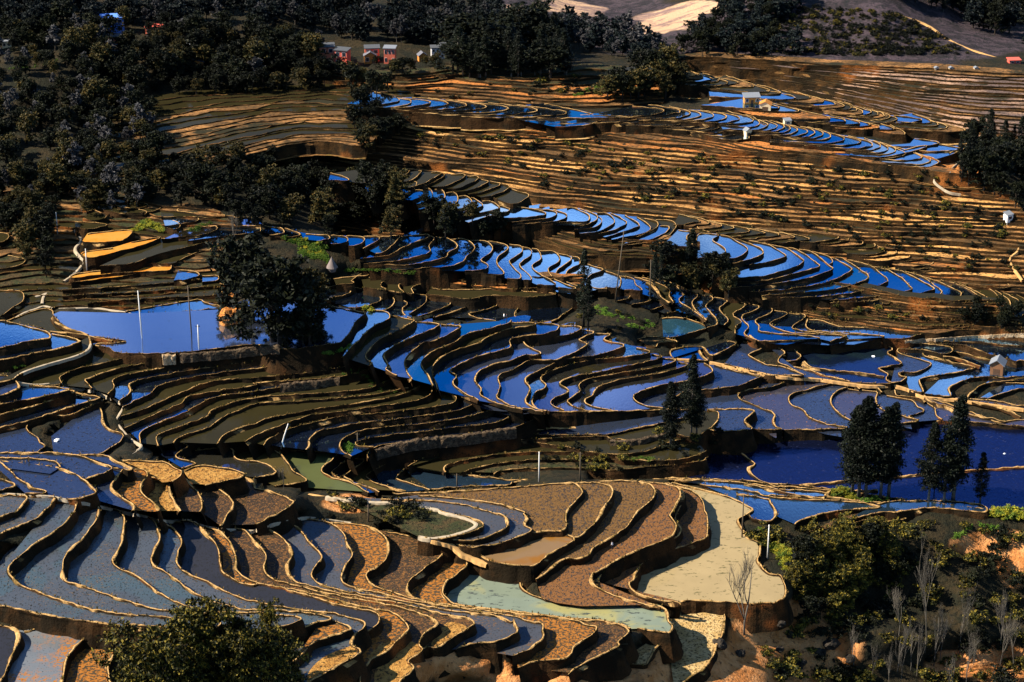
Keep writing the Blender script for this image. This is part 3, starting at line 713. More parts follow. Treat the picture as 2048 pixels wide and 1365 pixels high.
# ---- strings of pools stepping down a ridge crest: each tip is surveyed
def tips(T, z0, z1, mats, w, h, seed, width=.3, tail=1.0):
    r = np.random.RandomState(seed); bank = Bank(); prev = None
    n = len(T)
    for i, (x, y) in enumerate(T):
        sx = (x-T[i-1][0]) if i else (T[1][0]-x)
        ww = max(w, min(abs(sx)*1.1, w*2.2))
        sl = (T[min(i+1,n-1)][1]-T[max(i-1,0)][1])/max(1, T[min(i+1,n-1)][0]-T[max(i-1,0)][0])
        k = [(-1.9,-.62),(-1.1,-.55),(-.4,-.42),(-.06,-.22),(0,0),(-.10,.22),(-.5,.52),(-1.3,.95),(-2.6*tail,1.25),(-4*tail,1.4)]
        P = []
        for a, b in k:
            P.append((x+a*ww+r.uniform(-.8,.8), y+b*h+(a*ww*sl if b < 0 else a*ww*sl*.5)+r.uniform(-.5,.5)))
        R = resample(P, 5.0); code = mats[r.randint(len(mats))] if i else mats[0]
        z = z0+(z1-z0)*i/max(1, n-1)
        terrace(bank, R, z, code, prev, None, width, inset=8, drop=.2, deep=3.0, chord=prev is None)
        prev = R
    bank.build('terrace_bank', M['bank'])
tips([(800,200),(824,204),(862,205),(897,207),(934,210),(974,213),(1018,217),(1077,221),(1134,226),(1189,231),(1206,238),(1304,233),(1354,239),(1384,243),(1409,247),(1422,251),(1440,254),(1456,259),(1478,266),(1500,275)],
     46.4, 41.2, ['w6'], 24, 12, 21, .34)
tips([(1330,222),(1361,223),(1382,227),(1404,229),(1429,231),(1455,234),(1481,237),(1509,241),(1521,246),(1537,250),(1556,252),(1569,254),(1582,257),(1597,260),(1617,263),(1632,265),(1648,268),(1664,272),(1690,279),(1722,284),(1746,289),(1762,292),(1777,297),(1792,301),(1812,308),(1846,315),(1862,321),(1880,325)],
     44.6, 40.3, ['w6','w6','w6','w'], 16, 12, 22, .3, 1.3)
tips([(1352,142),(1376,146),(1392,149),(1407,154),(1424,158),(1440,160),(1456,166),(1478,165),(1510,172),(1540,182),(1564,186),(1592,195),(1622,195),(1648,203),(1672,208),(1690,212),(1704,215),(1716,219),(1728,224),(1744,224),(1758,228),(1770,231),(1782,234),(1797,238),(1845,240),(1864,243),(1878,249),(1897,254),(1932,260)],
     46.0, 41.6, ['d','b','d','w','b'], 14, 8, 23, .28, 1.4)
tips([(1560,215),(1600,222),(1662,237),(1692,241),(1722,246),(1740,250),(1760,254),(1790,258),(1812,268)], 45.0, 41.5, ['w','w','w6','b2'], 18, 7, 24, .28)
tips([(1856,292),(1880,286),(1924,298),(1936,292)], 41.0, 40.0, ['w'], 20, 8, 25)
tips([(1678,474),(1700,478),(1728,486),(1753,492),(1771,502),(1795,505),(1821,513),(1848,516),(1868,525),(1890,528),(1911,532),(1938,536),(1961,547),(1990,560),(2020,574)], 23.0, 14.6, ['d','b','d','b4'], 24, 12, 27, .26, .8)
tips([(1400,442),(1420,446),(1445,452),(1470,456),(1500,462),(1530,466),(1560,470),(1590,474),(1620,478)], 26.2, 23.2, ['d','b'], 22, 9, 28, .26, .6)
# ---- dry stubble on the front ends of the near terraces
for z, code, pts in ((20.2, 's2', '13 760,1072 818,1108 785,1150 640,1230 480,1318 410,1380 430,1270 560,1150'), (17.8, 's2', '13 1010,1045 1100,1038 1030,1110 920,1178 890,1165 930,1120'),
                     (16.6, 's2', '13 1240,1035 1300,1062 1318,1114 1200,1185 1250,1248 1150,1350 1100,1420 960,1420 960,1260 1060,1210 1120,1130'), (15.4, 's2', '13 1600,985 1690,925 1560,880 1480,930 1400,1060 1450,1068')):
    P = np.array(parse(pts)); zs = NEAR(z)-.24+.03
    surface([np_at_z(resample(np.vstack([P, P[:1]]), 6.0)[:-1], zs)], zs, sname(code), M[code])
# ---------------------------------------------------------------- the ground sheet under and round the terraces
CTRL = [(1560,1100,-1),(1650,1090,-3.2),(1800,1075,-3),(1950,1065,-3),(2100,1060,-3),(2400,1080,-4),(1600,1200,-8),(1800,1200,-9),(2048,1190,-9),(2400,1250,-12),
 (1480,1290,-5),(1560,1300,-8),(1650,1360,-13),(1900,1360,-15),(2100,1360,-16),(1400,1365,-4),(1300,1350,6.5),(1300,1380,5.2),(1180,1338,9.2),(1180,1365,7.5),(1100,1335,10.4),(1100,1365,8.6),(1030,1325,11.4),(1030,1362,9.2),(960,1315,13),(960,1360,10.2),(900,1330,13.6),(880,1365,12),(820,1340,15.2),(1100,1450,5.5),(900,1450,7.5),(700,1365,13),(600,1365,15),(2400,1500,-18),(1700,1500,-18),(0,1500,16),(-300,1300,19),(-300,1000,25),(-300,700,33),
 (-300,450,44),(0,440,43),(100,400,45),(220,400,44),(350,400,43),(500,420,40.5),(620,440,38),(700,450,36),(780,460,33),(850,455,31),(560,380,42),(600,330,44),(400,330,45),(200,330,48),(0,330,49),(0,200,54),(150,150,56),(300,130,55),(450,130,54),(600,140,52),(800,130,51),(1000,110,50),(1150,110,46),(1250,130,44),(1320,180,45.5),(1320,130,40),
 (0,60,58),(200,40,58),(400,60,54),(600,60,50),(800,50,44),(1000,40,34),(1150,60,28),(1250,80,20),(1320,90,18),
 (0,-40,52),(300,-40,50),(600,-40,40),(900,-40,16),(1100,-20,-10),(1200,10,-25),(1280,30,-22),(1350,40,-5),
 (1400,100,20),(1500,100,21),(1650,110,20),(1800,118,20),(1950,125,18),(2100,130,16),(2300,140,16),(1400,50,26),(1500,30,30),(1600,0,34),(1700,-5,34.5),(1800,20,31),(1900,60,26),(2000,100,20.5),(2080,118,17),
 (1500,-30,34),(1650,-60,34),(1950,20,0),(2048,50,-2),(2048,0,-8),(2300,20,-8),(2300,-60,-20),(1200,-60,-60),(1400,-60,-30),
 (1990,330,38.6),(2060,300,38.8),(2150,320,39),(1960,270,39.5),(2100,380,38),(2300,400,36),(2048,640,12),(2300,600,14),(2300,800,4),(1450,575,17),(1330,560,18),(1250,560,19),(1420,610,15),
 (1240,620,17.5),(1300,640,16.5),(1220,600,19),(650,520,34),(560,520,35),(600,560,33),(680,560,31),(480,560,36),(600,620,32),(620,680,31),(540,700,30.5),(470,660,31.6),(330,730,27),(840,560,24),(760,560,26),
 (480,470,39.4),(400,420,42),(150,570,38),(60,560,38),(30,600,36),(100,620,33),(700,1010,12.4),(800,1020,12),(860,1060,11.4),(640,1000,12.6),(600,990,14),(700,1040,11.6),
 (1380,880,5),(1440,860,6),(1300,930,5),(1420,920,3),(1250,900,7),(1480,850,9)]
GX = np.arange(-420, 2480, 11.0); GY = np.r_[np.arange(-60, 1380, 9.0), np.arange(1390, 1750, 30.0)]
gx, gy = np.meshgrid(GX, GY)
PG = np.c_[gx.ravel(), gy.ravel()]
rim = np.vstack(ALLRIM)[::2]
ctrl = np.array([(x, y, NEAR(z+4) if y > 1040 and z < 5 else (NEAR(z) if y > 985 else (MID(z) if y > 620 and x < 760 and z > 12 else ZK*z))) for x, y, z in CTRL], float)
NY, NX = gx.shape
cover = np.full(gx.shape, -99.0)
for P, zs in SURF:
    x0, x1 = np.searchsorted(GX, P[:,0].min()), np.searchsorted(GX, P[:,0].max())
    y0, y1 = np.searchsorted(GY, P[:,1].min()), np.searchsorted(GY, P[:,1].max())
    if x1 <= x0 or y1 <= y0: continue
    qx = gx[y0:y1, x0:x1]; qy = gy[y0:y1, x0:x1]
    wn = np.zeros(qx.shape, int)
    A = P; B = np.roll(P, -1, axis=0)
    for (ax, ay), (bx, by) in zip(A, B):
        if ay == by: continue
        up = (ay <= qy) & (by > qy); dn = (by <= qy) & (ay > qy)
        if not (up.any() or dn.any()): continue
        side = (bx-ax)*(qy-ay)-(qx-ax)*(by-ay)
        wn += (up & (side > 0)).astype(int)-(dn & (side < 0)).astype(int)
    c = cover[y0:y1, x0:x1]; c[wn != 0] = np.maximum(c[wn != 0], zs)
cov = cover > -90
zg = np.empty(len(PG)); near = np.empty(len(PG))
for a in range(0, len(PG), 1500):
    q = PG[a:a+1500]
    d1 = (q[:,0:1]-rim[:,0])**2+((q[:,1:2]-rim[:,1])*1.3)**2
    dc = (q[:,0:1]-ctrl[:,0])**2+((q[:,1:2]-ctrl[:,1])*1.6)**2
    w1 = 1/(d1+60)**1.8*.35; wc = 1/(dc+1500)**1.6*1.5
    zg[a:a+1500] = (w1@(rim[:,2]-.9)+wc@ctrl[:,2])/(w1.sum(1)+wc.sum(1))
    near[a:a+1500] = np.sqrt(d1.min(1))
NR = near.reshape(gx.shape)
Z = zg.reshape(gx.shape)
Z0 = np.where(cov, cover-.55, Z)
def nb(A, f):
    Ap = np.pad(A, 1, mode='edge'); return f([Ap[:-2,1:-1], Ap[2:,1:-1], Ap[1:-1,:-2], Ap[1:-1,2:], Ap[:-2,:-2], Ap[:-2,2:], Ap[2:,:-2], Ap[2:,2:]])
Z = Z0.copy()
for it in range(40):
    sm = nb(Z, lambda L: sum(L)/8)
    hold = np.clip((NR-22)/30, 0, 1)
    Z = np.where(cov, Z0, Z*(1-.6*hold)+sm*.6*hold)
# keep the sheet from cutting up through a terrace between its own grid points
low = np.where(cov, cover-.4, 99.0)
Z = np.minimum(Z, nb(low, lambda L: np.minimum.reduce(L)))
Z = np.where(cov, np.minimum(Z, nb(np.where(cov, Z0, 99), lambda L: np.minimum.reduce(L))), Z)
# hummocky banks where nothing is built
rr = np.random.RandomState(5)
for cell, amp in ((6, .55), (3, .30), (13, .8)):
    m = rr.randn(gx.shape[0]//cell+2, gx.shape[1]//cell+2)
    yi = np.linspace(0, m.shape[0]-1.001, gx.shape[0]); xi = np.linspace(0, m.shape[1]-1.001, gx.shape[1])
    y0 = yi.astype(int); x0 = xi.astype(int); fy = (yi-y0)[:,None]; fx = (xi-x0)[None]
    B = (m[y0][:,x0]*(1-fx)+m[y0][:,x0+1]*fx)*(1-fy)+(m[y0+1][:,x0]*(1-fx)+m[y0+1][:,x0+1]*fx)*fy
    hum = 1+2.2*((gx > 820) & (gx < 1380) & (gy > 1285)) if cell < 10 else 1
    Z = Z+B*amp*hum*np.clip((NR-22)/40, 0, 1)*~cov
V = np.array([at_z(x, y, z) for x, y, z in zip(gx.ravel(), gy.ravel(), Z.ravel())])
nx, ny = len(GX), len(GY)
ii = (np.arange(ny-1)[:,None]*nx+np.arange(nx-1)[None]).ravel()
F = np.stack([ii+nx, ii+nx+1, ii+1, ii], 1)
ground = link('ground', V, F, None, kind='structure', smooth=True, mats=[bpy.data.materials.new('ground_tmp')])
# land cover: bare red earth, scrub, mauve hill scrub
def blob(cx, cy, rx, ry): return np.clip(1.35-np.sqrt(((PG[:,0]-cx)/rx)**2+((PG[:,1]-cy)/ry)**2), 0, 1)
earth = np.zeros(len(PG)); mauve = np.zeros(len(PG)); pale = np.zeros(len(PG))
for b in [(1580,1290,130,90),(1480,1340,90,60),(1000,1330,190,45),(1160,1345,130,40),(820,1330,60,50),(1350,1340,80,50),(1110,1130,30,40),(900,1090,80,22),(960,1080,60,20),(1990,1090,90,30),(2040,1140,50,40),(2010,1330,70,40),(700,1005,60,20),(470,650,30,30),(1060,195,60,12),(930,195,50,12),(1170,190,90,14),(1130,160,90,10),(1480,210,60,14),(560,230,60,14),(1170,575,60,14),(1390,370,40,12),(1860,345,60,14),(1900,1330,60,30),(1880,330,60,15),(820,150,90,8)]:
    earth = np.maximum(earth, blob(*b))
for b in [(1680,60,330,90),(1950,60,150,60),(1300,60,160,60),(1150,20,200,50)]: mauve = np.maximum(mauve, blob(*b))
for b in [(1340,40,70,22),(1300,60,40,10),(1400,15,60,14),(1120,12,60,12),(1180,22,40,10),(2010,15,70,14),(1000,20,60,10)]: pale = np.maximum(pale, blob(*b))
at = ground.data.color_attributes.new('cover', 'FLOAT_COLOR', 'POINT')
at.data.foreach_set('color', np.c_[earth, mauve, pale, np.ones(len(PG))].ravel())
t = NT('ground_cover')
av = t.n('ShaderNodeVertexColor'); av.layer_name = 'cover'
sx = t.n('ShaderNodeSeparateColor'); t.l(av.outputs[0], sx.inputs[0])
n1 = t.noise(.22, 4, .65); n2 = t.noise(1.1, 4, .7); n3 = t.noise(.06, 3)
scrub = t.mix(t.ramp(n1, .4, .62), (.012,.012,.006), (.030,.021,.009))
scrub = t.mix(t.ramp(n2, .5, .68), scrub, (.006,.007,.004))
eth = t.mix(t.ramp(n1, .38, .62), (.58,.27,.10), (.40,.15,.04))
eth = t.mix(t.ramp(n2, .55, .7), eth, (.06,.030,.014))
mv = t.mix(t.ramp(n1, .4, .6), (.062,.044,.052), (.024,.019,.022))
mv = t.mix(t.ramp(t.noise(.5, 4, .7, stretch=(1,1,3)), .5, .66), mv, (.013,.014,.014))
pl = t.mix(t.ramp(t.noise(.12, 4, .7, stretch=(.5,1,3)), .45, .6), (.52,.33,.20), (.22,.14,.12))
def edge(ch): return t.ramp(t.math('ADD', sx.outputs[ch], t.math('MULTIPLY', t.math('SUBTRACT', n3, .5), .9)), .28, .5)
c = t.mix(edge(1), scrub, mv); c = t.mix(edge(0), c, eth); c = t.mix(edge(2), c, pl)
t.done(t.diffuse(c, t.bump(n2, .9, .8)))
ground.data.materials[0] = t.m
# the valley floor and the country beyond, down to the horizon
far = link('valley_floor', [(-9000,-500,-140),(9000,-500,-140),(9000,12000,-140),(-9000,12000,-140)], [(0,1,2,3)], t.m, kind='structure')
# ---------------------------------------------------------------- placing things on the finished land
bpy.context.view_layer.update()
DG = bpy.context.evaluated_depsgraph_get()
def hit(px, py):
    ok, loc, nor, idx, ob, mt = scene.ray_cast(DG, CAM, ray(px, py).normalized())
    return loc if ok else None
def ht(base, py_top):
    """height of an upright thing whose foot is at base and whose top is seen on survey line py_top"""
    b = (H0/2-py_top)/FPX
    dy, dz = cp+b*sp, -sp+b*cp
    return CAMH+dz*(base.y/dy)-base.z
def tag(o, label=None, cat=None, group=None, kind=None):
    for k, v in (('label', label), ('category', cat), ('group', group), ('kind', kind)):
        if v: o[k] = v
    return o
def empty(name, loc=(0,0,0), rz=0, label=None, cat=None, group=None):
    o = bpy.data.objects.new(name, None); COL.objects.link(o); o.location = loc; o.rotation_euler = (0, 0, rz); o.empty_display_size = .3
    return tag(o, label, cat, group)
class MB:
    def __init__(s): s.v = []; s.f = []
    def box(s, x0, x1, y0, y1, z0, z1):
        b = len(s.v); s.v += [(x0,y0,z0),(x1,y0,z0),(x1,y1,z0),(x0,y1,z0),(x0,y0,z1),(x1,y0,z1),(x1,y1,z1),(x0,y1,z1)]
        s.f += [(b+3,b+2,b+1,b),(b+4,b+5,b+6,b+7),(b,b+1,b+5,b+4),(b+1,b+2,b+6,b+5),(b+2,b+3,b+7,b+6),(b+3,b,b+4,b+7)]; return s
    def tube(s, pts, rad, n=6):
        pts = [Vector(p) for p in pts]
        rad = rad if isinstance(rad, (list, tuple)) else [rad]*len(pts)
        rows = []
        for i, p in enumerate(pts):
            d = (pts[min(i+1, len(pts)-1)]-pts[max(i-1, 0)]).normalized()
            u = d.orthogonal().normalized(); w = d.cross(u)
            b = len(s.v)
            for k in range(n):
                a = 2*math.pi*k/n; s.v.append(tuple(p+(u*math.cos(a)+w*math.sin(a))*rad[i]))
            rows.append(b)
        for a, b in zip(rows[:-1], rows[1:]):
            for k in range(n): s.f.append((a+k, a+(k+1)%n, b+(k+1)%n, b+k))
        s.f.append(tuple(rows[0]+k for k in range(n))[::-1]); s.f.append(tuple(rows[-1]+k for k in range(n)))
        return s
    def poly(s, pts, th=0):
        b = len(s.v); s.v += pts; s.f.append(tuple(range(b, b+len(pts)))); return s
    def lathe(s, prof, n=12, c=(0,0)):
        rows = []
        for r, z in prof:
            b = len(s.v); rows.append(b)
            for k in range(n):
                a = 2*math.pi*k/n; s.v.append((c[0]+r*math.cos(a), c[1]+r*math.sin(a), z))
        for a, b in zip(rows[:-1], rows[1:]):
            for k in range(n): s.f.append((a+k, a+(k+1)%n, b+(k+1)%n, b+k))
        s.f.append(tuple(rows[0]+k for k in range(n))[::-1]); s.f.append(tuple(rows[-1]+k for k in range(n)))
        return s
    def mesh(s, name, mat, smooth=False):
        me = bpy.data.meshes.new(name); me.from_pydata(s.v, [], s.f); me.update(); me.materials.append(mat)
        if smooth: me.polygons.foreach_set('use_smooth', [True]*len(me.polygons))
        return me
    def build(s, name, mat, parent=None, smooth=False):
        o = bpy.data.objects.new(name, s.mesh(name, mat, smooth)); COL.objects.link(o)
        if parent: o.parent = parent
        return o
def put(name, me, parent=None):
    o = bpy.data.objects.new(name, me); COL.objects.link(o)
    if parent: o.parent = parent
    return o

# ---------------------------------------------------------------- leaves, bark
def leaf_mat(name, a, b, c=None, spec=.12, cs=.45):
    t = NT(name)
    obj = t.n('ShaderNodeObjectInfo')
    col = t.mix(t.ramp(t.noise(cs, 3, .6), .38, .62), a, b)
    if c: col = t.mix(t.ramp(t.noise(1.3, 3, .7), *((.50,.60) if name == 'leaf_bush' else (.56,.66))), col, c)
    hv = t.n('ShaderNodeHueSaturation'); t.l(col, hv.inputs['Color'])
    t.l(t.math('ADD', t.math('MULTIPLY', obj.outputs['Random'], .7), .65), hv.inputs['Value'])
    return t.done(t.diffuse(hv.outputs[0], rough=.6, spec=spec))
LM = {'dark': leaf_mat('leaf_dark', (.003,.0045,.003), (.009,.011,.004), (.022,.023,.007)),
      'fir': leaf_mat('leaf_conifer', (.004,.006,.004), (.009,.012,.006)),
      'gold': leaf_mat('leaf_golden', (.016,.018,.006), (.050,.038,.010), (.11,.065,.014)),
      'grey': leaf_mat('twig_grey', (.035,.034,.036), (.062,.060,.062)),
      'blue': leaf_mat('leaf_far_hazy', (.004,.007,.010), (.012,.018,.017), (.026,.034,.022)),  # blue of distant haze put into the leaf colour
      'bush': leaf_mat('leaf_bush', (.006,.008,.003), (.034,.036,.008), (.20,.15,.020)),
      'green': leaf_mat('leaf_fresh_green', (.05,.11,.012), (.10,.17,.02), (.16,.20,.03)),
      'rape': leaf_mat('rape_flower', (.07,.12,.018), (.24,.22,.018), (.38,.30,.022), cs=.8)}
BARKP = plain('bark_pale', (.12,.105,.085), .9, .35, 4)
BARK = plain('bark_dark', (.030,.022,.016), .9, .4, 4)
BARKG = plain('bark_grey', (.11,.095,.08), .9, .35, 4)
def leaves(cen, rad, n, size, seed, flat=.55, droop=0):
    """n leaf-sized quads round each clump centre"""
    r = np.random.RandomState(seed)
    cen = np.repeat(np.asarray(cen, float), n, axis=0); rad = np.repeat(np.asarray(rad, float), n)[:, None]
    d = r.randn(len(cen), 3); d /= np.linalg.norm(d, axis=1)[:, None]
    p = cen+d*rad*r.rand(len(cen), 1)**.5*np.array([1, 1, flat])
    nn = r.randn(len(cen), 3); nn[:, 2] += .7; nn /= np.linalg.norm(nn, axis=1)[:, None]
    u = np.cross(nn, r.randn(len(cen), 3)); u /= np.linalg.norm(u, axis=1)[:, None]
    w = np.cross(nn, u)
    s = size*(.6+.8*r.rand(len(cen), 1))
    u = u*s; w = w*s*.55
    V = np.stack([p-u, p-w*.9, p+u, p+w*.9], 1).reshape(-1, 3)
    F = np.arange(len(V)).reshape(-1, 4)
    return V, F
def np_mesh(name, V, F, mat):
    me = bpy.data.meshes.new(name)
    me.vertices.add(len(V)); me.vertices.foreach_set('co', np.asarray(V, np.float32).ravel())
    me.loops.add(F.size); me.loops.foreach_set('vertex_index', F.ravel().astype(np.int32))
    me.polygons.add(len(F)); me.polygons.foreach_set('loop_start', np.arange(0, F.size, F.shape[1], dtype=np.int32))
    me.materials.append(mat); me.update(calc_edges=True); return me
PROTO = {}
def limb_tree(r, h, spread, levels, bend=.25, r0=.16, up=.35, kids=(3,4), start=.3):
    mb = MB(); ends = []
    def grow(p, d, L, rad, lev):
        pts = [p]; q = p.copy(); dd = d.copy()
        for i in range(4):
            dd = (dd+Vector((r.gauss(0,bend), r.gauss(0,bend), r.gauss(0,bend)*.5+up*.12))).normalized(); q = q+dd*L/4; pts.append(q.copy())
        mb.tube(pts, [rad*(1-.16*i) for i in range(5)], 5 if lev < 2 else 3)
        if lev >= levels: ends.append(q); return
        for k in range(r.randint(*kids)):
            f = r.uniform(start if lev == 0 else .35, 1.0); i = min(4, int(f*4)); b = pts[i]
            a = r.uniform(0, 6.28); nd = (dd*.7+Vector((math.cos(a)*spread, math.sin(a)*spread, up))).normalized()
            grow(b, nd, L*r.uniform(.5,.72), rad*(.62 if lev < 1 else .55), lev+1)
        ends.append(q)
    grow(Vector((0,0,-.3)), Vector((0,0,1)), h*.6, r0, 0)
    return mb, ends
def proto_broad(key, mat, h, R, nclump, nleaf, size, seed, trunk=BARK):
    r = random.Random(seed); n = np.random.RandomState(seed)
    mb = MB(); cen = []; rad = []
    mb.tube([(0,0,-.5),(r.uniform(-.2,.2),.1,h*.25),(r.uniform(-.4,.4),0,h*.55),(0,0,h*.8)], [.028*h,.022*h,.014*h,.006*h], 7)
    lobes = [(r.uniform(-.5,.5)*R, r.uniform(-.5,.5)*R, h*r.uniform(.24,.80), R*r.uniform(.42,.68)) for _ in range(6)]+[(0,0,h*.8,R*.5),(R*.1,0,h*.55,R*.8)]
    for x, y, z, q in lobes[:6]: mb.tube([(0,0,h*.3),(x*.5,y*.5,z*.8),(x,y,z)], [.012*h,.008*h,.003*h], 5)
    for i in range(nclump):
        x, y, z, q = lobes[i % len(lobes)]
        d = n.randn(3); d /= np.linalg.norm(d); k = q*(.45+.62*n.rand())
        c = np.array([x, y, z])+d*k*np.array([1,1,.85])
        if c[2] < h*.16: c[2] = h*.16+n.rand()*.5
        cen.append(c); rad.append(q*(.20+.22*n.rand()))
    V, F = leaves(cen, rad, nleaf, size, seed)
    PROTO[key] = (mb.mesh('trunk', trunk, True), np_mesh('crown', V, F, mat), h)
def proto_fir(key, mat, h, R, seed, size=.22, layers=34, bare=.16, ragged=.45, nleaf=26, trunk=BARKG):
    r = random.Random(seed); mb = MB(); cen = []; rad = []
    lean = r.uniform(-.02,.02)*h
    mb.tube([(0,0,-.5),(lean*.3,0,h*.4),(lean,0,h*.97)], [.016*h,.011*h,.002*h], 6)
    side = r.uniform(0, 6.28)
    for i in range(layers):
        f = i/layers; z = h*(bare+(1-bare)*f)
        prof = R*(.55+.55*math.sin(min(1,f*2.2)*math.pi/2))*(1-f**2.1)*r.uniform(1-ragged, 1.15)
        for k in range(r.randint(4, 7)):
            a = r.uniform(0, 6.28); q = prof*r.uniform(.45, 1.0)*(1+.25*math.cos(a-side))
            x, y = lean*f+q*math.cos(a), q*math.sin(a); zz = z-q*.18+r.uniform(-.2,.2)
            cen.append((x, y, zz)); rad.append(.20*R+.22*prof)
            if r.random() < .35: mb.tube([(lean*f,0,z),(x,y,zz)], [.003*h,.0012*h], 3)
    V, F = leaves(cen, rad, nleaf, size, seed, .6)
    PROTO[key] = (mb.mesh('trunk', trunk, True), np_mesh('crown', V, F, mat), h)
def proto_bare(key, h, seed, spread=.55, levels=4, trunk=BARKG, r0=.10, kids=(3,5), twigs=None):
    r = random.Random(seed); mb, ends = limb_tree(r, h, spread, levels, .13, r0, .55, kids)
    zt = max(v[2] for v in mb.v); k = h/zt
    mb.v = [(x*k, y*k, z*k) for x, y, z in mb.v]
    tw = None
    if twigs:
        V, F = leaves([tuple(e*k) for e in ends], [twigs]*len(ends), 16, .35, seed)
        F = F.copy(); tw = np_mesh('crown', V, F, LM['grey'])
    PROTO[key] = (mb.mesh('branches' if tw is None else 'trunk', trunk, True), tw, h)
for i in range(4): proto_broad(f'broad{i}', LM['dark'], 10, 4.2, 120, 26, .34, 40+i)
for i in range(3): proto_broad(f'gold{i}', LM['gold'], 9, 3.8, 110, 24, .32, 50+i)
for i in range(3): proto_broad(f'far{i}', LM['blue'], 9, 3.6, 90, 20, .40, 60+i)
for i in range(2): proto_broad(f'near{i}', LM['bush'], 10, 5.2, 210, 46, .24, 70+i)
for i in range(3): proto_fir(f'fir{i}', LM['fir'], 18, 2.5, 80+i)
for i in range(2): proto_fir(f'cedar{i}', LM['fir'], 18, 2.7, 90+i, .20, 46, .20, .55, 34)
for i in range(2): proto_fir(f'thin{i}', LM['fir'], 18, 1.9, 95+i, .20, 34, .22, .75, 22, BARK)
for i in range(3): proto_bare(f'bare{i}', 11, 100+i, .45, 4, BARKP, .10)
for i in range(2): proto_bare(f'grey{i}', 8, 110+i, .6, 3, BARKG, .08, (3,5), .55)
def proto_shrub(key, mat, seed, R=1.4, n=26, nl=30, size=.18):
    r = np.random.RandomState(seed); cen = r.randn(n, 3)*np.array([.55,.55,.32])*R; cen[:,2] = np.abs(cen[:,2])+.25*R
    V, F = leaves(cen, [R*.34]*n, nl, size, seed)
    mb = MB(); q = random.Random(seed)
    for k in range(6): mb.tube([(0,0,-.2),(q.uniform(-.4,.4)*R,q.uniform(-.4,.4)*R,.7*R)], [.04,.015], 4)
    PROTO[key] = (mb.mesh('stem', BARK), np_mesh('foliage', V, F, mat), R*1.5)
for i in range(3): proto_shrub(f'shrub{i}', LM['bush'], 120+i)
for i in range(2): proto_shrub(f'dshrub{i}', LM['dark'], 130+i)
proto_shrub('rape0', LM['rape'], 140, 1.2, 40, 40, .12); proto_shrub('herb0', LM['green'], 141, 1.0, 30, 40, .11)
COUNT = {}
def plant(key, p, h, name, label, cat='tree', group=None, wide=1.0, rz=None):
    tr, cr, h0 = PROTO[key]; s = h/h0
    o = empty(name, p, RNG.uniform(0, 6.28) if rz is None else rz, label, cat, group)
    o.scale = (s*wide, s*wide, s)
    put(tr.name.split('.')[0], tr, o)
    if cr: put(cr.name.split('.')[0], cr, o)
    COUNT[name] = COUNT.get(name, 0)+1
    return o
def tree(key, px, py, ptop, name, label, cat='tree', group=None, wide=1.0):
    p = hit(px, py)
    if p is None: return
    return plant(key, p, max(1, ht(p, ptop)), name, label, cat, group, wide)
def inpoly(x, y, P):
    c = False
    for (ax, ay), (bx, by) in zip(P, P[1:]+P[:1]):
        if (ay > y) != (by > y) and x < (bx-ax)*(y-ay)/(by-ay)+ax: c = not c
    return c
def scatter(keys, P, n, h0, h1, name, label, group, seed, cat='tree', gap=10, wide=(.8,1.2)):
    r = random.Random(seed); xs = [a for a, b in P]; ys = [b for a, b in P]; got = []; k = 0
    while len(got) < n and k < n*60:
        k += 1; x, y = r.uniform(min(xs), max(xs)), r.uniform(min(ys), max(ys))
        if not inpoly(x, y, P) or any(abs(x-a) < gap and abs(y-b) < gap*.5 for a, b in got): continue
        got.append((x, y))
    for x, y in sorted(got, key=lambda t: t[1]):
        p = hit(x, y)
        if p is not None: plant(r.choice(keys), p, r.uniform(h0, h1), name, label, cat, group, r.uniform(*wide))

# ---- conifers standing at the lake
G = 'tall dark conifers on the near shore of the big lake'
for key, px, py, pt, lab in [('cedar0',1704,990,812,'dark conifer at the left edge of the leftmost clump by the lake'),
    ('cedar1',1717,996,800,'broad dark conifer in the middle of the leftmost clump beside yellow flowers'),
    ('cedar0',1731,997,795,'tallest dark conifer of the leftmost clump by the lake'),
    ('cedar1',1761,992,815,'dark conifer with bare lower trunk, left of the second lakeside pair'),
    ('cedar0',1777,992,807,'dark conifer with bare lower trunk, right of the second lakeside pair'),
    ('cedar1',1857,1000,847,'short wide-based conifer left of the tallest lakeside tree'),
    ('fir0',1888,1001,858,'slim conifer half hidden beside the tallest lakeside tree'),
    ('cedar0',1906,1001,793,'tallest conifer of the right lakeside clump, pale trunk showing'),
    ('thin0',1868,990,935,'small thin conifer low between the right lakeside trees'),
    ('fir1',1960,1006,904,'small lone conifer at the far right by the lake')]:
    tree(key, px, py, pt, 'conifer_tree', lab, 'tree', G, 1.15)
for key, px, py, pt, lab, w in [('cedar0',1341,896,764,'ragged dark conifer with a wide crown left of a taller one on the dark bank',1.2),
    ('cedar1',1382,872,709,'tallest ragged conifer on the dark bank in the middle of the terraces',.9),
    ('cedar0',1393,870,768,'broad conifer close behind the tallest one on the dark bank',1.35),
    ('thin0',1167,654,496,'tall thin ragged conifer beside the green garden plots',1.0),
    ('thin1',1176,660,560,'shorter ragged conifer at the edge of the green garden plots',1.4),
    ('fir2',1385,560,458,'dark narrow conifer standing alone between blue pools of the far ridge',1.3)]:
    tree(key, px, py, pt, 'conifer_tree', lab, 'tree', None, w)
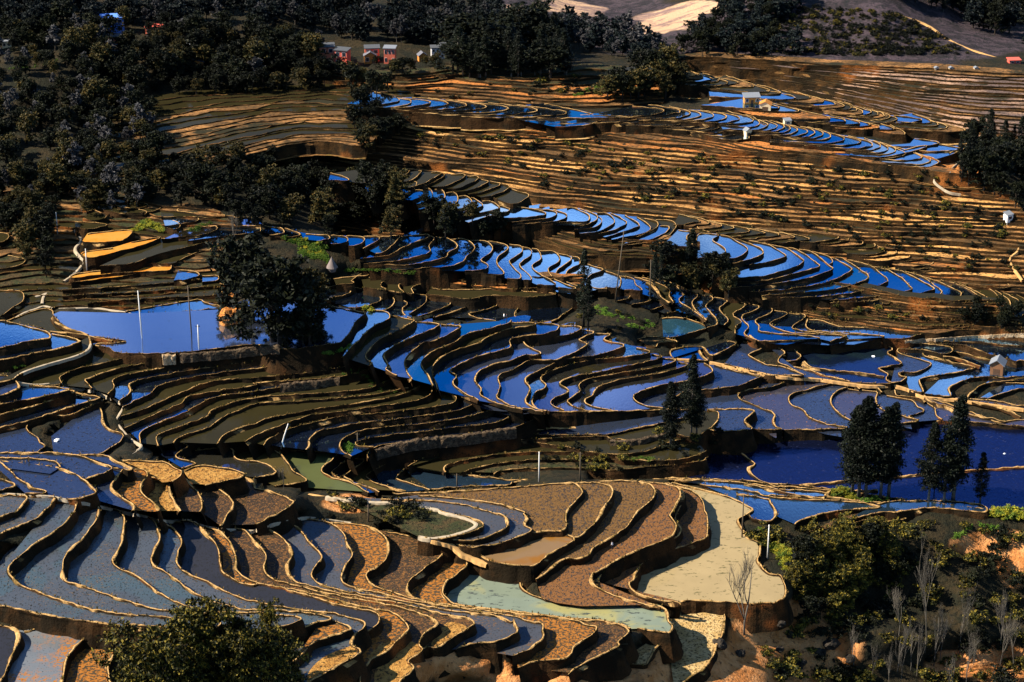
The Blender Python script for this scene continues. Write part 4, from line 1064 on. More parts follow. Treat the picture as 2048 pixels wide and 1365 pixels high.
# ---- big leafy trees
for key, px, py, pt, lab, w in [('broad0',505,640,468,'big dark leafy tree behind the right end of the long blue pond',.95),
    ('broad1',560,690,500,'big dark leafy tree hanging over the right end of the blue pond',1.05),
    ('gold0',615,650,535,'leafy tree with golden-brown foliage right of the dark pond trees',1.0),
    ('broad2',620,690,575,'dark leafy tree between the pond and the small blue pool',.95),
    ('broad0',545,684,520,'dark leafy tree low over the water in the middle of the pond clump',1.1),
    ('broad3',470,600,470,'dark leafy tree at the left of the pond clump',.8),
    ('near0',400,1420,1215,'large leafy tree at the lower left, tallest of the near clump',.80),
    ('near1',320,1440,1262,'leafy tree at the left of the near clump at the lower left',.85),
    ('near0',480,1440,1240,'leafy tree with golden leaves right of the tallest near tree',.75),
    ('near1',560,1440,1285,'low leafy tree at the right end of the near clump',.8),
    ('near1',545,1330,1205,'leafy branch top rising beside the blue strip pools',.35),
    ('near0',1425,1185,1060,'',0)]:
    if lab: tree(key, px, py, pt, 'leafy_tree', lab, 'tree', None, w)
# ---- woods
def wood(keys, P, n, h0, h1, name, label, seed, gap=9, wide=(.8,1.2)):
    """a far-off wood that reads as one mass"""
    r = random.Random(seed); xs = [a for a, b in P]; ys = [b for a, b in P]; got = []; k = 0
    V = []; F = []; MI = []; mats = [BARK]; b = 0
    while len(got) < n and k < n*60:
        k += 1; x, y = r.uniform(min(xs), max(xs)), r.uniform(min(ys), max(ys))
        if inpoly(x, y, P) and not any(abs(x-a) < gap and abs(y-c) < gap*.5 for a, c in got): got.append((x, y))
    for x, y in got:
        p = hit(x, y)
        if p is None: continue
        tr, cr, h0_ = PROTO[r.choice(keys)]; s = r.uniform(h0, h1)/h0_; q = r.uniform(*wide); a = r.uniform(0, 6.28)
        for me in (tr, cr):
            if me is None: continue
            m = me.materials[0]
            if m not in mats: mats.append(m)
            co = np.empty(len(me.vertices)*3); me.vertices.foreach_get('co', co); co = co.reshape(-1, 3)
            co = np.c_[(co[:,0]*math.cos(a)-co[:,1]*math.sin(a))*s*q, (co[:,0]*math.sin(a)+co[:,1]*math.cos(a))*s*q, co[:,2]*s]+np.array(p)
            fs = [tuple(v+b for v in f.vertices) for f in me.polygons]
            V.append(co); F += fs; MI += [mats.index(m)]*len(fs); b += len(co)
    o = link(name, np.vstack(V), F, None, mats=mats); o.data.polygons.foreach_set('material_index', MI)
    tag(o, label, 'wood', None, 'stuff')
scatter(['broad0','broad1','broad2','broad3','gold1'], [(300,330),(420,340),(560,330),(640,360),(760,380),(860,420),(900,460),(760,480),(640,470),(500,440),(330,410),(250,420)], 58, 6, 9.5, 'leafy_tree', 'dark leafy tree in the dense belt of wood above the pools left of centre', 'trees of the dark belt left of centre', 1, gap=9)
scatter(['broad0','broad1','gold1','grey0','grey1','gold2'], [(-20,250),(60,200),(200,200),(290,230),(310,330),(280,420),(180,380),(80,450),(-20,470)], 52, 5.5, 8.5, 'leafy_tree', 'shaded leafy tree on the dark slope along the left edge', 'trees of the slope at the left edge', 2)
scatter(['broad0','broad3','grey0','gold0','broad1'], [(-20,40),(250,60),(460,70),(640,80),(640,180),(500,185),(380,170),(250,200),(100,150),(-20,110)], 60, 6, 9, 'leafy_tree', 'dark leafy tree of the village wood at the upper left', 'trees round the village', 3)
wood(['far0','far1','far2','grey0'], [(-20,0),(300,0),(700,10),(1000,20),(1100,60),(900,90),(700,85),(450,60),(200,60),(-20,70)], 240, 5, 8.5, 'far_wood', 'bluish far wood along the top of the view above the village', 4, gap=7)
scatter(['fir0','fir1','fir2','broad0'], [(890,110),(960,90),(1120,95),(1130,150),(1010,158),(930,160)], 36, 9, 12.5, 'conifer_tree', 'black conifer in the solid grove at the top behind the red earth bank', 'conifers of the black grove', 5, gap=8, wide=(1.2,1.8))
scatter(['broad0','broad2','gold1','gold2'], [(1200,190),(1260,150),(1340,160),(1365,200),(1290,214),(1210,212)], 14, 7, 10.5, 'leafy_tree', 'dark leafy tree in the clump above the row of top pools', 'trees above the top pools', 6)
scatter(['broad0','broad1','gold2'], [(690,180),(720,165),(790,190),(790,235),(730,238)], 9, 5, 8, 'leafy_tree', 'dark leafy tree left of the topmost pale pools', 'trees left of the topmost pools', 7)
scatter(['fir0','broad1','broad2','fir1'], [(1925,300),(1960,290),(2070,290),(2070,430),(1990,400),(1920,370),(1905,345)], 34, 6, 9.5, 'leafy_tree', 'dark tree in the wood on the right edge beside the dirt path', 'trees of the wood at the right edge', 8)
for px, py, pt in [(1948,300,243),(1978,300,218),(2008,305,240),(2040,300,232)]:
    tree('fir0', px, py, pt, 'conifer_tree', {1948:'small pointed conifer at the left end of the right-edge wood',1978:'tall pointed conifer rising above the right-edge wood',2008:'pointed conifer right of the tall one above the right-edge wood',2040:'pointed conifer nearest the right edge above the wood'}[px], 'tree', None, 1.5)
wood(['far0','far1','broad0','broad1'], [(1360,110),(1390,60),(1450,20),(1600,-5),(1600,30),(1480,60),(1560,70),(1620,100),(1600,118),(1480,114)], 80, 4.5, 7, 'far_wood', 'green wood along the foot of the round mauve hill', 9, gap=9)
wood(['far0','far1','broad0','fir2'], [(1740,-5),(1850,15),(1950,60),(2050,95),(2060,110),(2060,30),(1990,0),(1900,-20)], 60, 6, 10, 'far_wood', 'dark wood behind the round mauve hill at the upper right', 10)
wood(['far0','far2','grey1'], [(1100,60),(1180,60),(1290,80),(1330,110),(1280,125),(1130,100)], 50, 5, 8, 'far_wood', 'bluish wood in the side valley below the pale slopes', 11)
scatter(['broad0','broad1','fir1','gold1'], [(1300,560),(1340,530),(1400,540),(1440,560),(1510,580),(1505,600),(1380,590),(1300,575)], 22, 5, 8.5, 'leafy_tree', 'dark tree in the thicket between the two central ridges', 'trees between the two ridges', 12)
scatter(['broad0','gold1','broad2'], [(870,455),(920,440),(1010,455),(1010,480),(930,482),(870,475)], 10, 4, 6.5, 'leafy_tree', 'dark leafy tree at the top edge of the central blue pools', 'trees above the central pools', 13)
scatter(['broad1','broad3'], [(1915,630),(1960,610),(2050,625),(2050,660),(1940,660)], 9, 3, 5, 'leafy_tree', 'dark round tree above the concrete dam at the right', 'trees above the dam', 14)
scatter(['broad1','broad3','gold0'], [(60,470),(90,460),(100,560),(60,600),(40,570)], 9, 5, 8, 'leafy_tree', 'dark tree left of the winding dirt path', 'trees left of the winding path', 15)
wood(['broad0','broad1','broad3','grey0','gold0'], [(-20,60),(280,100),(300,220),(320,400),(160,440),(-20,470)], 230, 3.5, 6.5, 'hillside_wood', 'black undergrowth and young trees filling the slope at the left edge', 31, 8)
wood(['broad0','broad1','broad3','gold0'], [(280,70),(640,100),(660,180),(480,190),(300,190)], 150, 3.5, 6.5, 'hillside_wood', 'dark undergrowth filling the village wood', 32, 8)
wood(['broad0','broad1','broad3'], [(290,330),(560,320),(760,380),(890,430),(880,470),(640,475),(330,420),(230,420)], 60, 3.5, 6, 'hillside_wood', 'dark undergrowth of the belt of wood left of centre', 33, 8)
wood(['fir0','fir1','broad0'], [(890,80),(1130,85),(1140,155),(1010,162),(900,160)], 40, 7, 10, 'hillside_wood', 'dense dark filling of the black grove at the top', 34, 7, (1.2,1.8))
wood(['broad0','broad3','dshrub0'], [(440,600),(520,640),(640,640),(660,690),(560,698),(480,690)], 16, 3, 5.5, 'undergrowth', 'black undergrowth under the big trees by the long blue pond', 35, 8)
wood(['broad0','broad1','fir1'], [(1910,300),(2070,280),(2070,430),(1990,410),(1915,360)], 30, 5, 7, 'hillside_wood', 'dark filling of the wood at the right edge', 36, 8)
scatter(['broad0','gold0','gold1','dshrub0'], [(610,135),(760,136),(900,130),(900,142),(700,165),(600,160)], 14, 3, 5, 'leafy_tree', 'small leafy tree in front of the village houses', 'small trees before the village', 37)
scatter(['broad0','broad1','gold2','broad3'], [(705,246),(795,244),(800,268),(760,300),(710,305)], 11, 4, 6.5, 'leafy_tree', 'dark leafy tree at the left end of the brown terraced hillside', 'trees at the left end of the brown hillside', 39)
# ---- the thicket at the lower right
scatter(['near0','near1','near0','broad0'], [(1590,1130),(1640,1090),(1720,1085),(1800,1110),(1800,1180),(1700,1220),(1620,1260),(1580,1200)], 30, 4.5, 7.5, 'leafy_tree', 'dark leafy tree in the thicket right of the tan pool', 'trees of the lower right thicket', 20, gap=20, wide=(.8,1.1))
scatter(['shrub0','shrub1','shrub2','dshrub0','dshrub1'], [(1500,1060),(1590,1060),(1900,1050),(2060,1060),(2060,1370),(1500,1370),(1600,1200)], 120, 1.4, 3.6, 'shrub', 'leafy shrub on the rough slope at the lower right', 'shrubs on the lower right slope', 21, 'shrub', 16)
scatter(['bare0','bare1','bare2'], [(1690,1300),(1750,1290),(2000,1260),(2040,1330),(1980,1400),(1720,1400)], 19, 9, 14, 'bare_tree', 'leafless grey tree on the slope at the lower right', 'leafless trees at the lower right', 22, 'tree', 12, (.6,.85))
tree('bare1', 1488, 1268, 1085, 'bare_tree', 'lone leafless tree standing in front of the tan pool', 'tree', None, .95)
tree('bare0', 568, 988, 918, 'bare_tree', 'small leafless tree below the olive pond', 'tree', None, .9)
tree('bare2', 1850, 1300, 1065, 'bare_tree', 'tall dark leafless trunk rising through the lower right thicket', 'tree', None, .5)
tree('bare0', 470, 500, 425, 'bare_tree', 'leafless tree in front of the small blue pools at the left', 'tree', None, .9)
scatter(['dshrub0','shrub1','dshrub1'], [(640,985),(740,1000),(860,1020),(900,1055),(800,1060),(700,1040)], 14, 1.0, 2.6, 'shrub', 'dark shrub on the hillock inside the curved concrete path', 'shrubs on the hillock', 23, 'shrub')
scatter(['dshrub0','shrub0','dshrub1'], [(800,250),(1100,280),(1500,310),(1900,350),(1900,440),(1500,420),(1150,390),(900,320)], 56, .7, 1.7, 'shrub', 'low dark bush on the brown terraced hillside', 'bushes dotted over the brown hillside', 24, 'shrub')
wood(['dshrub0','shrub0','dshrub1'], [(1350,300),(1500,320),(1880,355),(1990,420),(2040,540),(1900,540),(1650,470),(1400,430),(1150,380),(900,320),(800,260),(1000,275)], 300, .5, 1.5, 'hill_scrub', 'scrub scattered in dark patches over the brown terraced hillside', 38, 5)
scatter(['dshrub0','shrub0','dshrub1'], [(860,170),(1180,150),(1330,200),(1320,218),(1050,205),(860,195)], 26, .7, 1.9, 'shrub', 'dark bush on the red banks above the top pools', 'bushes on the red banks', 25, 'shrub')
wood(['dshrub0','shrub0','dshrub1'], [(1580,10),(1800,30),(1950,110),(1700,112),(1450,112),(1500,50)], 520, .5, 1.8, 'hill_scrub', 'low dark scrub dotted over the round mauve hill', 26, 4)
scatter(['dshrub0','shrub0'], [(1560,590),(1880,620),(1900,655),(1660,640)], 16, .7, 1.6, 'shrub', 'dark bush on the bank under the far pools', 'bushes under the far pools', 27, 'shrub')
scatter(['dshrub0','shrub0','dshrub1'], [(1230,880),(1480,830),(1480,900),(1300,960),(1100,930),(1000,890)], 26, .8, 2.0, 'shrub', 'dark bush on the shaded bank in front of the ragged conifers', 'bushes on the shaded bank', 28, 'shrub')
scatter(['dshrub1','shrub2'], [(1140,600),(1210,620),(1330,650),(1270,680),(1160,670)], 8, .8, 1.6, 'shrub', 'bush among the green garden plots', 'bushes among the garden plots', 29, 'shrub')
# ---- tufts of grass on the bunds
def tufts(pts, n, name, label, mat, hmin, hmax, seed):
    r = np.random.RandomState(seed); q = pts[r.choice(len(pts), n)]
    cl = np.cumsum(r.rand(n) < .3)                       # tufts come in runs
    V = []; 
    c = np.array([at_z(x+r.uniform(-2,2), y+r.uniform(-1,1), z) for x, y, z in q])
    m = 9
    c = np.repeat(c, m, axis=0); h = np.repeat(r.uniform(hmin, hmax, n), m)
    a = r.rand(len(c))*6.283; sp_ = r.rand(len(c))*.5+.1
    b0 = c+np.c_[np.cos(a), np.sin(a), np.zeros(len(c))]*(.10*r.rand(len(c)))[:,None]
    tip = b0+np.c_[np.cos(a)*h*sp_, np.sin(a)*h*sp_, h]
    side = np.c_[-np.sin(a), np.cos(a), np.zeros(len(c))]*.045
    b0 = b0-np.array([0,0,.05])
    V = np.stack([b0-side, b0+side, tip+side*.3, tip-side*.3], 1).reshape(-1, 3)
    o = put(name, np_mesh(name, V, np.arange(len(V)).reshape(-1, 4), mat)); tag(o, label, 'grass', None, 'stuff')
nearrim = np.vstack([R for R in ALLRIM if R[:,1].mean() > 560])
nearrim = nearrim[(nearrim[:,0] > -30) & (nearrim[:,0] < 2080) & (nearrim[:,1] < 1390)]
DRY = leaf_mat('grass_dry', (.20,.13,.04), (.34,.22,.07), (.10,.075,.025), cs=.8)
tufts(nearrim, 4200, 'dry_grass', 'dry grass growing on the mud banks between the paddies', DRY, .12, .38, 1)
tufts(nearrim, 2200, 'green_grass', 'dark green weeds growing on the mud banks between the paddies', LM['bush'], .15, .5, 2)
# ---- flowers and young crops
def patch(key, pts, n, h, name, label, seed, cat='plants'):
    r = random.Random(seed); V = []; F = []; tr, cr, h0 = PROTO[key]
    v0 = np.empty(len(cr.vertices)*3); cr.vertices.foreach_get('co', v0); v0 = v0.reshape(-1, 3); f0 = np.arange(len(v0)).reshape(-1, 4)
    P = resample(pts, 3.0); b = 0
    for k in range(n):
        x, y = P[r.randrange(len(P))]; p = hit(x+r.gauss(0, 3.5), y+r.gauss(0, 1.6))
        if p is None: continue
        s = h/h0*r.uniform(.6, 1.3); a = r.uniform(0, 6.28)
        q = v0*s; q = np.c_[q[:,0]*math.cos(a)-q[:,1]*math.sin(a), q[:,0]*math.sin(a)+q[:,1]*math.cos(a), q[:,2]]+np.array(p)-np.array([0,0,.15])
        V.append(q); F.append(f0+b); b += len(q)
    o = put(name, np_mesh(name, np.vstack(V), np.vstack(F), cr.materials[0])); tag(o, label, cat, None, 'stuff')
patch('rape0', [(1668,988),(1690,985),(1705,996)], 34, 1.3, 'rape_flowers', 'yellow rape flowers at the foot of the leftmost lakeside conifers', 1)
patch('herb0', [(1735,999),(1770,999)], 14, .8, 'herbs', 'pale green herbs right of the lakeside rape flowers', 2)
patch('rape0', [(1990,1030),(2020,1028),(2050,1035)], 30, 1.7, 'rape_flowers', 'pale yellow-green rape flowers at the right edge of the near bank', 3)
patch('rape0', [(1548,1095),(1570,1110),(1580,1130),(1560,1140)], 34, 1.5, 'rape_flowers', 'yellow-green flowering plants beside the white pole and the tan pool', 4)
patch('herb0', [(1515,1060),(1530,1085)], 14, .9, 'herbs', 'green plants between the tan pool and the white pole', 5)
patch('rape0', [(268,462),(300,448),(320,460)], 26, 1.1, 'rape_flowers', 'yellow flowering plants above the orange mud strips at the left', 6)
patch('herb0', [(380,460),(420,448)], 10, .8, 'herbs', 'green plants along the small blue pools at the left', 7)
patch('herb0', [(570,480),(620,490),(650,495),(600,508),(640,515),(660,525)], 150, .75, 'herbs', 'bright green crops on the terraces right of the dark pond trees', 8)
patch('rape0', [(590,478),(640,486),(600,500),(650,508)], 50, .7, 'rape_flowers', 'yellow flowering crop among the green terraces right of the dark pond trees', 22)
patch('herb0', [(680,543),(740,540),(830,546)], 40, .6, 'herbs', 'strip of green crop below the central blue pools', 9)
patch('rape0', [(730,615),(740,620)], 10, 1.0, 'rape_flowers', 'bright yellow-green clump beside the small blue pools', 10)
patch('herb0', [(1190,625),(1230,632),(1280,640),(1310,650),(1250,650),(1190,610)], 60, .6, 'herbs', 'green garden plots beside the thin ragged conifers', 11)
patch('herb0', [(1250,919),(1300,917)], 22, .5, 'herbs', 'short green crop strip on the shaded central bank', 12)
patch('herb0', [(640,707),(690,700),(700,690)], 18, .6, 'herbs', 'green plants at the right end of the pond bank terraces', 13)
patch('herb0', [(690,750),(720,742),(770,790),(800,778)], 24, .5, 'herbs', 'grassy strips on the terraces below the small pools', 14)
patch('herb0', [(695,890),(700,905)], 12, .8, 'herbs', 'green clump beside the dark pole left of the stone bank', 15)
patch('herb0', [(20,138),(80,132),(120,122)], 26, .5, 'herbs', 'bright green strip of crop at the upper left edge', 16)
patch('herb0', [(10,740),(50,732)], 10, .5, 'herbs', 'green strip on the bank at the left edge', 17)
patch('herb0', [(1900,1085),(1950,1050),(2000,1060)], 18, .7, 'herbs', 'green weeds on the bank below the lakeside strip pools', 18)
patch('herb0', [(430,495),(450,490),(470,488)], 12, .5, 'herbs', 'green strip left of the dark pond trees', 19)
patch('herb0', [(1170,177),(1220,172),(1150,192)], 20, .7, 'herbs', 'green plots under the red earth bank at the top', 20)

# ---------------------------------------------------------------- poles
CONC = plain('concrete_pole', (.66,.64,.60), .7, .1, 2); WOOD = plain('wooden_pole', (.10,.075,.05), .9, .3, 3); DARKM = plain('dark_metal', (.03,.03,.03), .5, .2, 5)
POLE = [(398,698,650,CONC,0,'short white pole on the wall of the long blue pond'),(284,677,582,CONC,-.02,'tall pale pole standing in the left half of the long blue pond'),
 (383,668,572,WOOD,-.02,'tall dark pole standing in the right half of the long blue pond'),(1078,964,904,CONC,0,'white pole at the crest behind the ploughed brown fields'),
 (1160,962,905,WOOD,0,'dark pole at the crest right of the white one'),(1484,1075,990,WOOD,0,'dark pole rising from the middle of the tan pool edge'),
 (1535,1118,1050,CONC,0,'white pole beside the flowering plants right of the tan pool'),(561,895,848,CONC,.33,'leaning white pole above the olive pond'),
 (1230,604,462,WOOD,.10,'very tall leaning bare pole above the green garden plots'),(914,972,948,WOOD,0,'pair-like dark stub pole at the shore of the lower blue pool'),
 (174,540,498,CONC,0,'pale pole beside the orange mud strips'),(115,466,425,CONC,0,'pale pole above the winding dirt path'),(716,916,866,WOOD,0,'dark pole beside the stone bank left of centre'),
 (503,677,638,WOOD,0,'dark post at the foot of the dark pond trees'),(737,1044,1010,WOOD,0,'thin dark pole on the hillock inside the curved concrete path'),(1300,600,520,WOOD,0,'thin dark pole in front of the thicket between ridges'),
 (1375,540,510,WOOD,0,'thin dark pole at the left of the dark narrow conifer')]
for px, py, pt, m, lean, lab in POLE:
    p = hit(px, py)
    if p is None: continue
    h = ht(p, pt); o = empty('utility_pole', p, 0, lab, 'pole', 'poles standing among the terraces')
    MB().tube([(0,0,-.4),(lean*h*.5,0,h*.5),(lean*h,0,h)], [.15,.125,.10], 8).build('pole', m, o, True)
    c = MB(); c.box(lean*h-.45, lean*h+.45, -.05, .05, h-.42, h-.30)
    for q in (-.38, .38): c.tube([(lean*h+q,0,h-.30),(lean*h+q,0,h-.14)], .04, 5)
    c.build('crossarm', DARKM if m is CONC else WOOD, o)

# ---------------------------------------------------------------- houses and huts
def hm(n, c): return plain(n, c, .85, .12, .8)
HM = {'pink': hm('pink_plaster', (.62,.15,.09)), 'salmon': hm('salmon_plaster', (.64,.20,.11)), 'red': hm('red_plaster', (.55,.10,.07)), 'orange': hm('mud_brick', (.50,.19,.04)),
      'white': hm('white_plaster', (.75,.72,.70)), 'blue': hm('blue_sheet', (.10,.24,.70)), 'grey': hm('grey_tile', (.12,.12,.14)), 'slate': hm('slate_roof', (.07,.075,.085)),
      'tin': plain('tin_roof', (.17,.185,.21), .7, .1, 2, .3), 'brick': hm('brown_brick', (.20,.095,.045)), 'straw': hm('thatch', (.17,.14,.13)), 'cream': hm('cream_plaster', (.66,.52,.32)), 'glass': plain('window_glass', (.02,.025,.035), .1, .1, 1, .8), 'door': hm('door_wood', (.09,.05,.03))}
def house(px, py, wpx, ptop, wall, roof='flat', roofm='slate', rz=0, depth=.8, win=(2,1), door=True, label='', name='house', over=.25, frame=None, cat='house', wpart='wall'):
    p = hit(px, py); k = (p-CAM).length/FPX
    w = wpx*k; h = ht(p, ptop); d = w*depth
    o = empty(name, p-Vector((0,0,.15)), rz, label, cat)
    wh = h if roof == 'flat' else h*(.70 if roof == 'gable' else .80)
    MB().box(-w/2, w/2, 0, d, -.8, wh).build(wpart, HM[wall], o)
    if roof == 'flat':
        MB().box(-w/2-over, w/2+over, -over, d+over, wh+.003, wh+.22).build('roof', HM[roofm], o)
    elif roof == 'gable':
        b = MB(); e = over
        for s in (-1, 1):
            b.v += [(s*(w/2+e), -e, wh-.12), (s*(w/2+e), d+e, wh-.12), (0, d+e, h), (0, -e, h), (s*(w/2+e), -e, wh+.03), (s*(w/2+e), d+e, wh+.03), (0, d+e, h+.15), (0, -e, h+.15)]
            a = len(b.v)-8; b.f += [(a,a+1,a+2,a+3),(a+4,a+7,a+6,a+5),(a,a+4,a+5,a+1),(a,a+3,a+7,a+4),(a+1,a+5,a+6,a+2)]
        b.build('roof', HM[roofm], o)
        MB().poly([(-w/2,.0,wh),(w/2,.0,wh),(0,.0,h)]).poly([(-w/2,d,wh),(0,d,h),(w/2,d,wh)]).build('gable', HM[wall], o)
    elif roof == 'shed':
        b = MB(); e = over
        b.v += [(-w/2-e,-e,wh+.02),(w/2+e,-e,wh+.02),(w/2+e,d+e,h),(-w/2-e,d+e,h),(-w/2-e,-e,wh+.12),(w/2+e,-e,wh+.12),(w/2+e,d+e,h+.10),(-w/2-e,d+e,h+.10)]
        b.f += [(3,2,1,0),(4,5,6,7),(0,1,5,4),(1,2,6,5),(2,3,7,6),(3,0,4,7)]; b.build('roof', HM[roofm], o)
    nx, nz = win
    for i in range(nx):
        for j in range(nz):
            cx = -w/2+w*(i+.5)/nx; cz = wh*(j+.58)/nz; ww, hh = w/nx*.26, wh/nz*.22
            if door and j == 0 and i == nx//2:
                MB().box(cx-ww, cx+ww, -.03, .05, 0, wh/nz*.62).build('door', HM['door'], o); continue
            f = MB().box(cx-ww-.05, cx+ww+.05, -.04, .05, cz-hh-.05, cz+hh+.05).build('window', HM[frame or 'white'], o)
            MB().box(cx-ww, cx+ww, -.055, .0, cz-hh, cz+hh).build('pane', HM['glass'], f)
    return o
house(655,128,29,94,'salmon','flat','slate',.12,.9,(2,2),True,'salmon flat-roofed house at the left of the village row')
house(650,126,15,103,'orange','gable','grey',.12,.5,(1,1),True,'small orange gabled hut in front of the left salmon house','hut',.2,None,'hut')
house(682,134,26,101,'red','flat','slate',-.3,.8,(2,2),True,'red-walled house behind the golden bush in the village row')
house(745,124,28,97,'pink','flat','slate',.1,.8,(2,2),True,'pink flat-roofed house behind the orange gabled hut')
house(741,128,24,104,'orange','gable','grey',.1,.5,(2,1),True,'orange gabled hut with a dark roof in the middle of the village row','hut',.25,None,'hut')
house(779,128,22,97,'pink','flat','tin',-.1,.9,(3,2),True,'pink and white two-storey house with framed windows at the right of the pair','house',.25,'white')
house(846,124,16,105,'orange','gable','grey',.3,.8,(1,1),True,'orange gabled hut beside the black grove','hut',.2,None,'hut')
house(876,118,26,96,'white','flat','slate',.1,.7,(3,2),True,'grey and white house half hidden at the left of the black grove')
house(887,98,14,89,'salmon','flat','slate',0,.7,(2,1),False,'small salmon upper block above the white house by the black grove')
house(225,66,46,36,'blue','flat','blue',.1,.6,(3,2),False,'bright blue sheeted building in the wood at the upper left')
house(235,40,10,28,'blue','gable','tin',.1,.9,(1,1),False,'small pale blue turret block above the blue building','hut',.15,None,'hut')
house(231,90,26,74,'pink','flat','slate',.2,.7,(2,1),True,'faded pink house below the blue building')
house(306,72,30,55,'pink','flat','red',-.15,.7,(2,1),False,'pink house right of the blue building')
house(385,140,44,118,'orange','gable','slate',.2,.5,(2,1),True,'long orange mud-brick house among dark trees left of the village row','house',.3)
house(372,108,22,90,'white','flat','tin',.1,.7,(2,1),False,'white house with a pale roof above the long mud-brick one')
house(469,140,12,122,'white','flat','tin',.3,.7,(1,1),False,'small white house left of the golden trees')
house(14,96,18,83,'cream','flat','tin',.2,.8,(2,1),False,'pale house at the upper left edge')
house(1504,208,30,191,'orange','shed','tin',.1,.6,(3,1),True,'orange hut with a sheet roof above the ladder of top pools','hut',.3,None,'hut')
house(1530,221,22,203,'cream','gable','orange',-.2,.7,(1,1),True,'cream hut below the orange one above the top pools','hut',.2,None,'hut')
house(1576,250,14,239,'cream','shed','tin',.2,.8,(1,1),False,'tiny hut with a white roof at the upper ladder of pools','hut',.12,None,'hut')
house(1498,271,13,257,'cream','gable','tin',.5,.9,(1,1),True,'tiny cream hut on the path between two ladders of pools','hut',.12,None,'hut')
house(2020,443,15,426,'white','shed','tin',.55,.8,(1,1),False,'white hut with a bright roof on the brown hillside at the right edge','hut',.12,None,'hut')
house(1992,751,25,720,'brick','gable','tin',-.35,1.0,(1,1),True,'brick hut with a grey tin gable roof on the right flats','hut',.35,None,'hut')
house(2030,128,22,121,'red','flat','red',.1,.8,(2,1),False,'low red-roofed house at the end of the hill trail')
for x, lab in ((1874,'small white roof at the foot of the round hill, leftmost of three'),(1903,'small white roof at the foot of the round hill, middle of three'),(1953,'small white roof at the foot of the round hill, rightmost of three')):
    house(x,139,8,134,'cream','gable','tin',.2,.8,(1,1),False,lab,'hut',.1,None,'hut')
p = hit(664,541); o = empty('straw_stack', p, 0, 'pale conical straw stack beside the green crops', 'straw stack')
MB().lathe([(.9,-.2),(1.0,.3),(.95,.9)], 14).build('base', HM['straw'], o)
MB().lathe([(1.35,.75),(1.05,1.25),(.6,2.1),(.2,2.9),(.04,3.3)], 16).build('thatch', HM['straw'], o)

# ---------------------------------------------------------------- stone walls
STONE = soil('dry_stone', [(.16,.11,.065),(.075,.05,.03),(.02,.016,.012)], .9, 2.6, 1.2, (.42,.55), (1,1,1.8))
PALE = soil('pale_stone', [(.50,.36,.22),(.38,.25,.13),(.12,.08,.05)], .9, 2.2, 1.0)
def wall(pts, h, th, m, label, name='stone_wall'):
    P = resample(pts, 6.0); L = []
    for x, y in P:
        q = hit(x, y)
        if q: L.append(q)
    r = random.Random(len(L)); v = []; f = []
    zs = [q.z for q in L]; n = len(L)
    zs = [sorted(zs[max(0,i-2):i+3])[len(zs[max(0,i-2):i+3])//2] for i in range(n)]
    for i, q in enumerate(L):
        d = (L[min(i+1,n-1)]-L[max(i-1,0)]); d.z = 0; d.normalize(); s = Vector((-d.y, d.x, 0)); z = zs[i]; hh = h*r.uniform(.85,1.12)
        for a, b in ((-th*.75,-.7),(-th*.6,hh*.5),(-th*.5,hh*.9),(-th*.3,hh),(th*.3,hh),(th*.5,hh*.9),(th*.6,-.7)):
            w = q+s*(a+r.uniform(-.08,.08)); v.append((w.x, w.y, z+b+r.uniform(-.05,.05)))
    for i in range(n-1):
        for k in range(6): f.append((i*7+k, i*7+k+1, i*7+k+8, i*7+k+7))
    f.append((0,1,2,3,4,5,6)[::-1]); f.append(tuple((n-1)*7+k for k in range(7)))
    o = link(name, v, f, m); bm = bmesh.new(); bm.from_mesh(o.data); bmesh.ops.recalc_face_normals(bm, faces=bm.faces); bm.to_mesh(o.data); bm.free()
    return tag(o, label, 'wall')
wall([(325,722),(345,721),(352,722)], 1.3, .9, PALE, 'short pale stone wall below the long blue pond')
wall([(360,718),(440,712),(520,703),(560,700)], 1.1, .8, STONE, 'dark dry-stone wall holding up the long blue pond')
wall([(560,780),(610,776),(680,768)], 1.4, .8, STONE, 'dark dry-stone wall in the middle of the pond bank terraces')
wall([(750,912),(830,893),(920,884),(1000,872),(1030,870)], 1.5, .9, STONE, 'long dry-stone wall curving below the central terraces')
wall([(1220,890),(1260,889),(1310,880),(1345,870)], 1.0, .8, STONE, 'rubble wall on the bank under the ragged conifers')
wall([(2060,668),(1900,677),(1810,684)], .28, .3, PALE, 'low pale concrete dam at the right edge of the flats')
def rock(px, py, w, m, label, name='boulder', h=.7):
    p = hit(px, py); me = bmesh.new(); bmesh.ops.create_icosphere(me, subdivisions=3, radius=1)
    r = random.Random(int(px)); ox = Vector((r.uniform(0,50), r.uniform(0,50), 0))
    for v in me.verts:
        k = 1+.55*(mnoise.noise(v.co*1.3+ox))+.2*mnoise.noise(v.co*3.1+ox); v.co *= k; v.co.x *= w; v.co.y *= w*.8; v.co.z *= w*h
    mesh = bpy.data.meshes.new(name); me.to_mesh(mesh); me.free(); mesh.materials.append(m)
    o = put(name, mesh); o.location = p+Vector((0,0,w*h*.3)); o.rotation_euler = (0,0,r.uniform(0,6)); return tag(o, label, 'rock')
EB = soil('earth_bank', [(.40,.17,.05),(.27,.10,.028),(.07,.035,.016)], .4, 1.4, 1.2)
RED = soil('red_rock', [(.55,.22,.05),(.42,.15,.03),(.10,.045,.02)], .6, 1.6, .9); WST = plain('white_stone', (.8,.78,.75), .6, .1, 2); DST = soil('dark_rock', [(.05,.04,.03),(.02,.017,.014)], .8, 2.5, 1)
rock(466,645,3.0,RED,'orange earth outcrop at the right end of the long blue pond','earth_outcrop',.9)
rock(457,606,1.6,RED,'smaller reddish outcrop above the orange one by the pond','earth_outcrop',1.1)
rock(255,368,1.7,PALE,'pale earth outcrop in the dark trees at the left','earth_outcrop',.8)
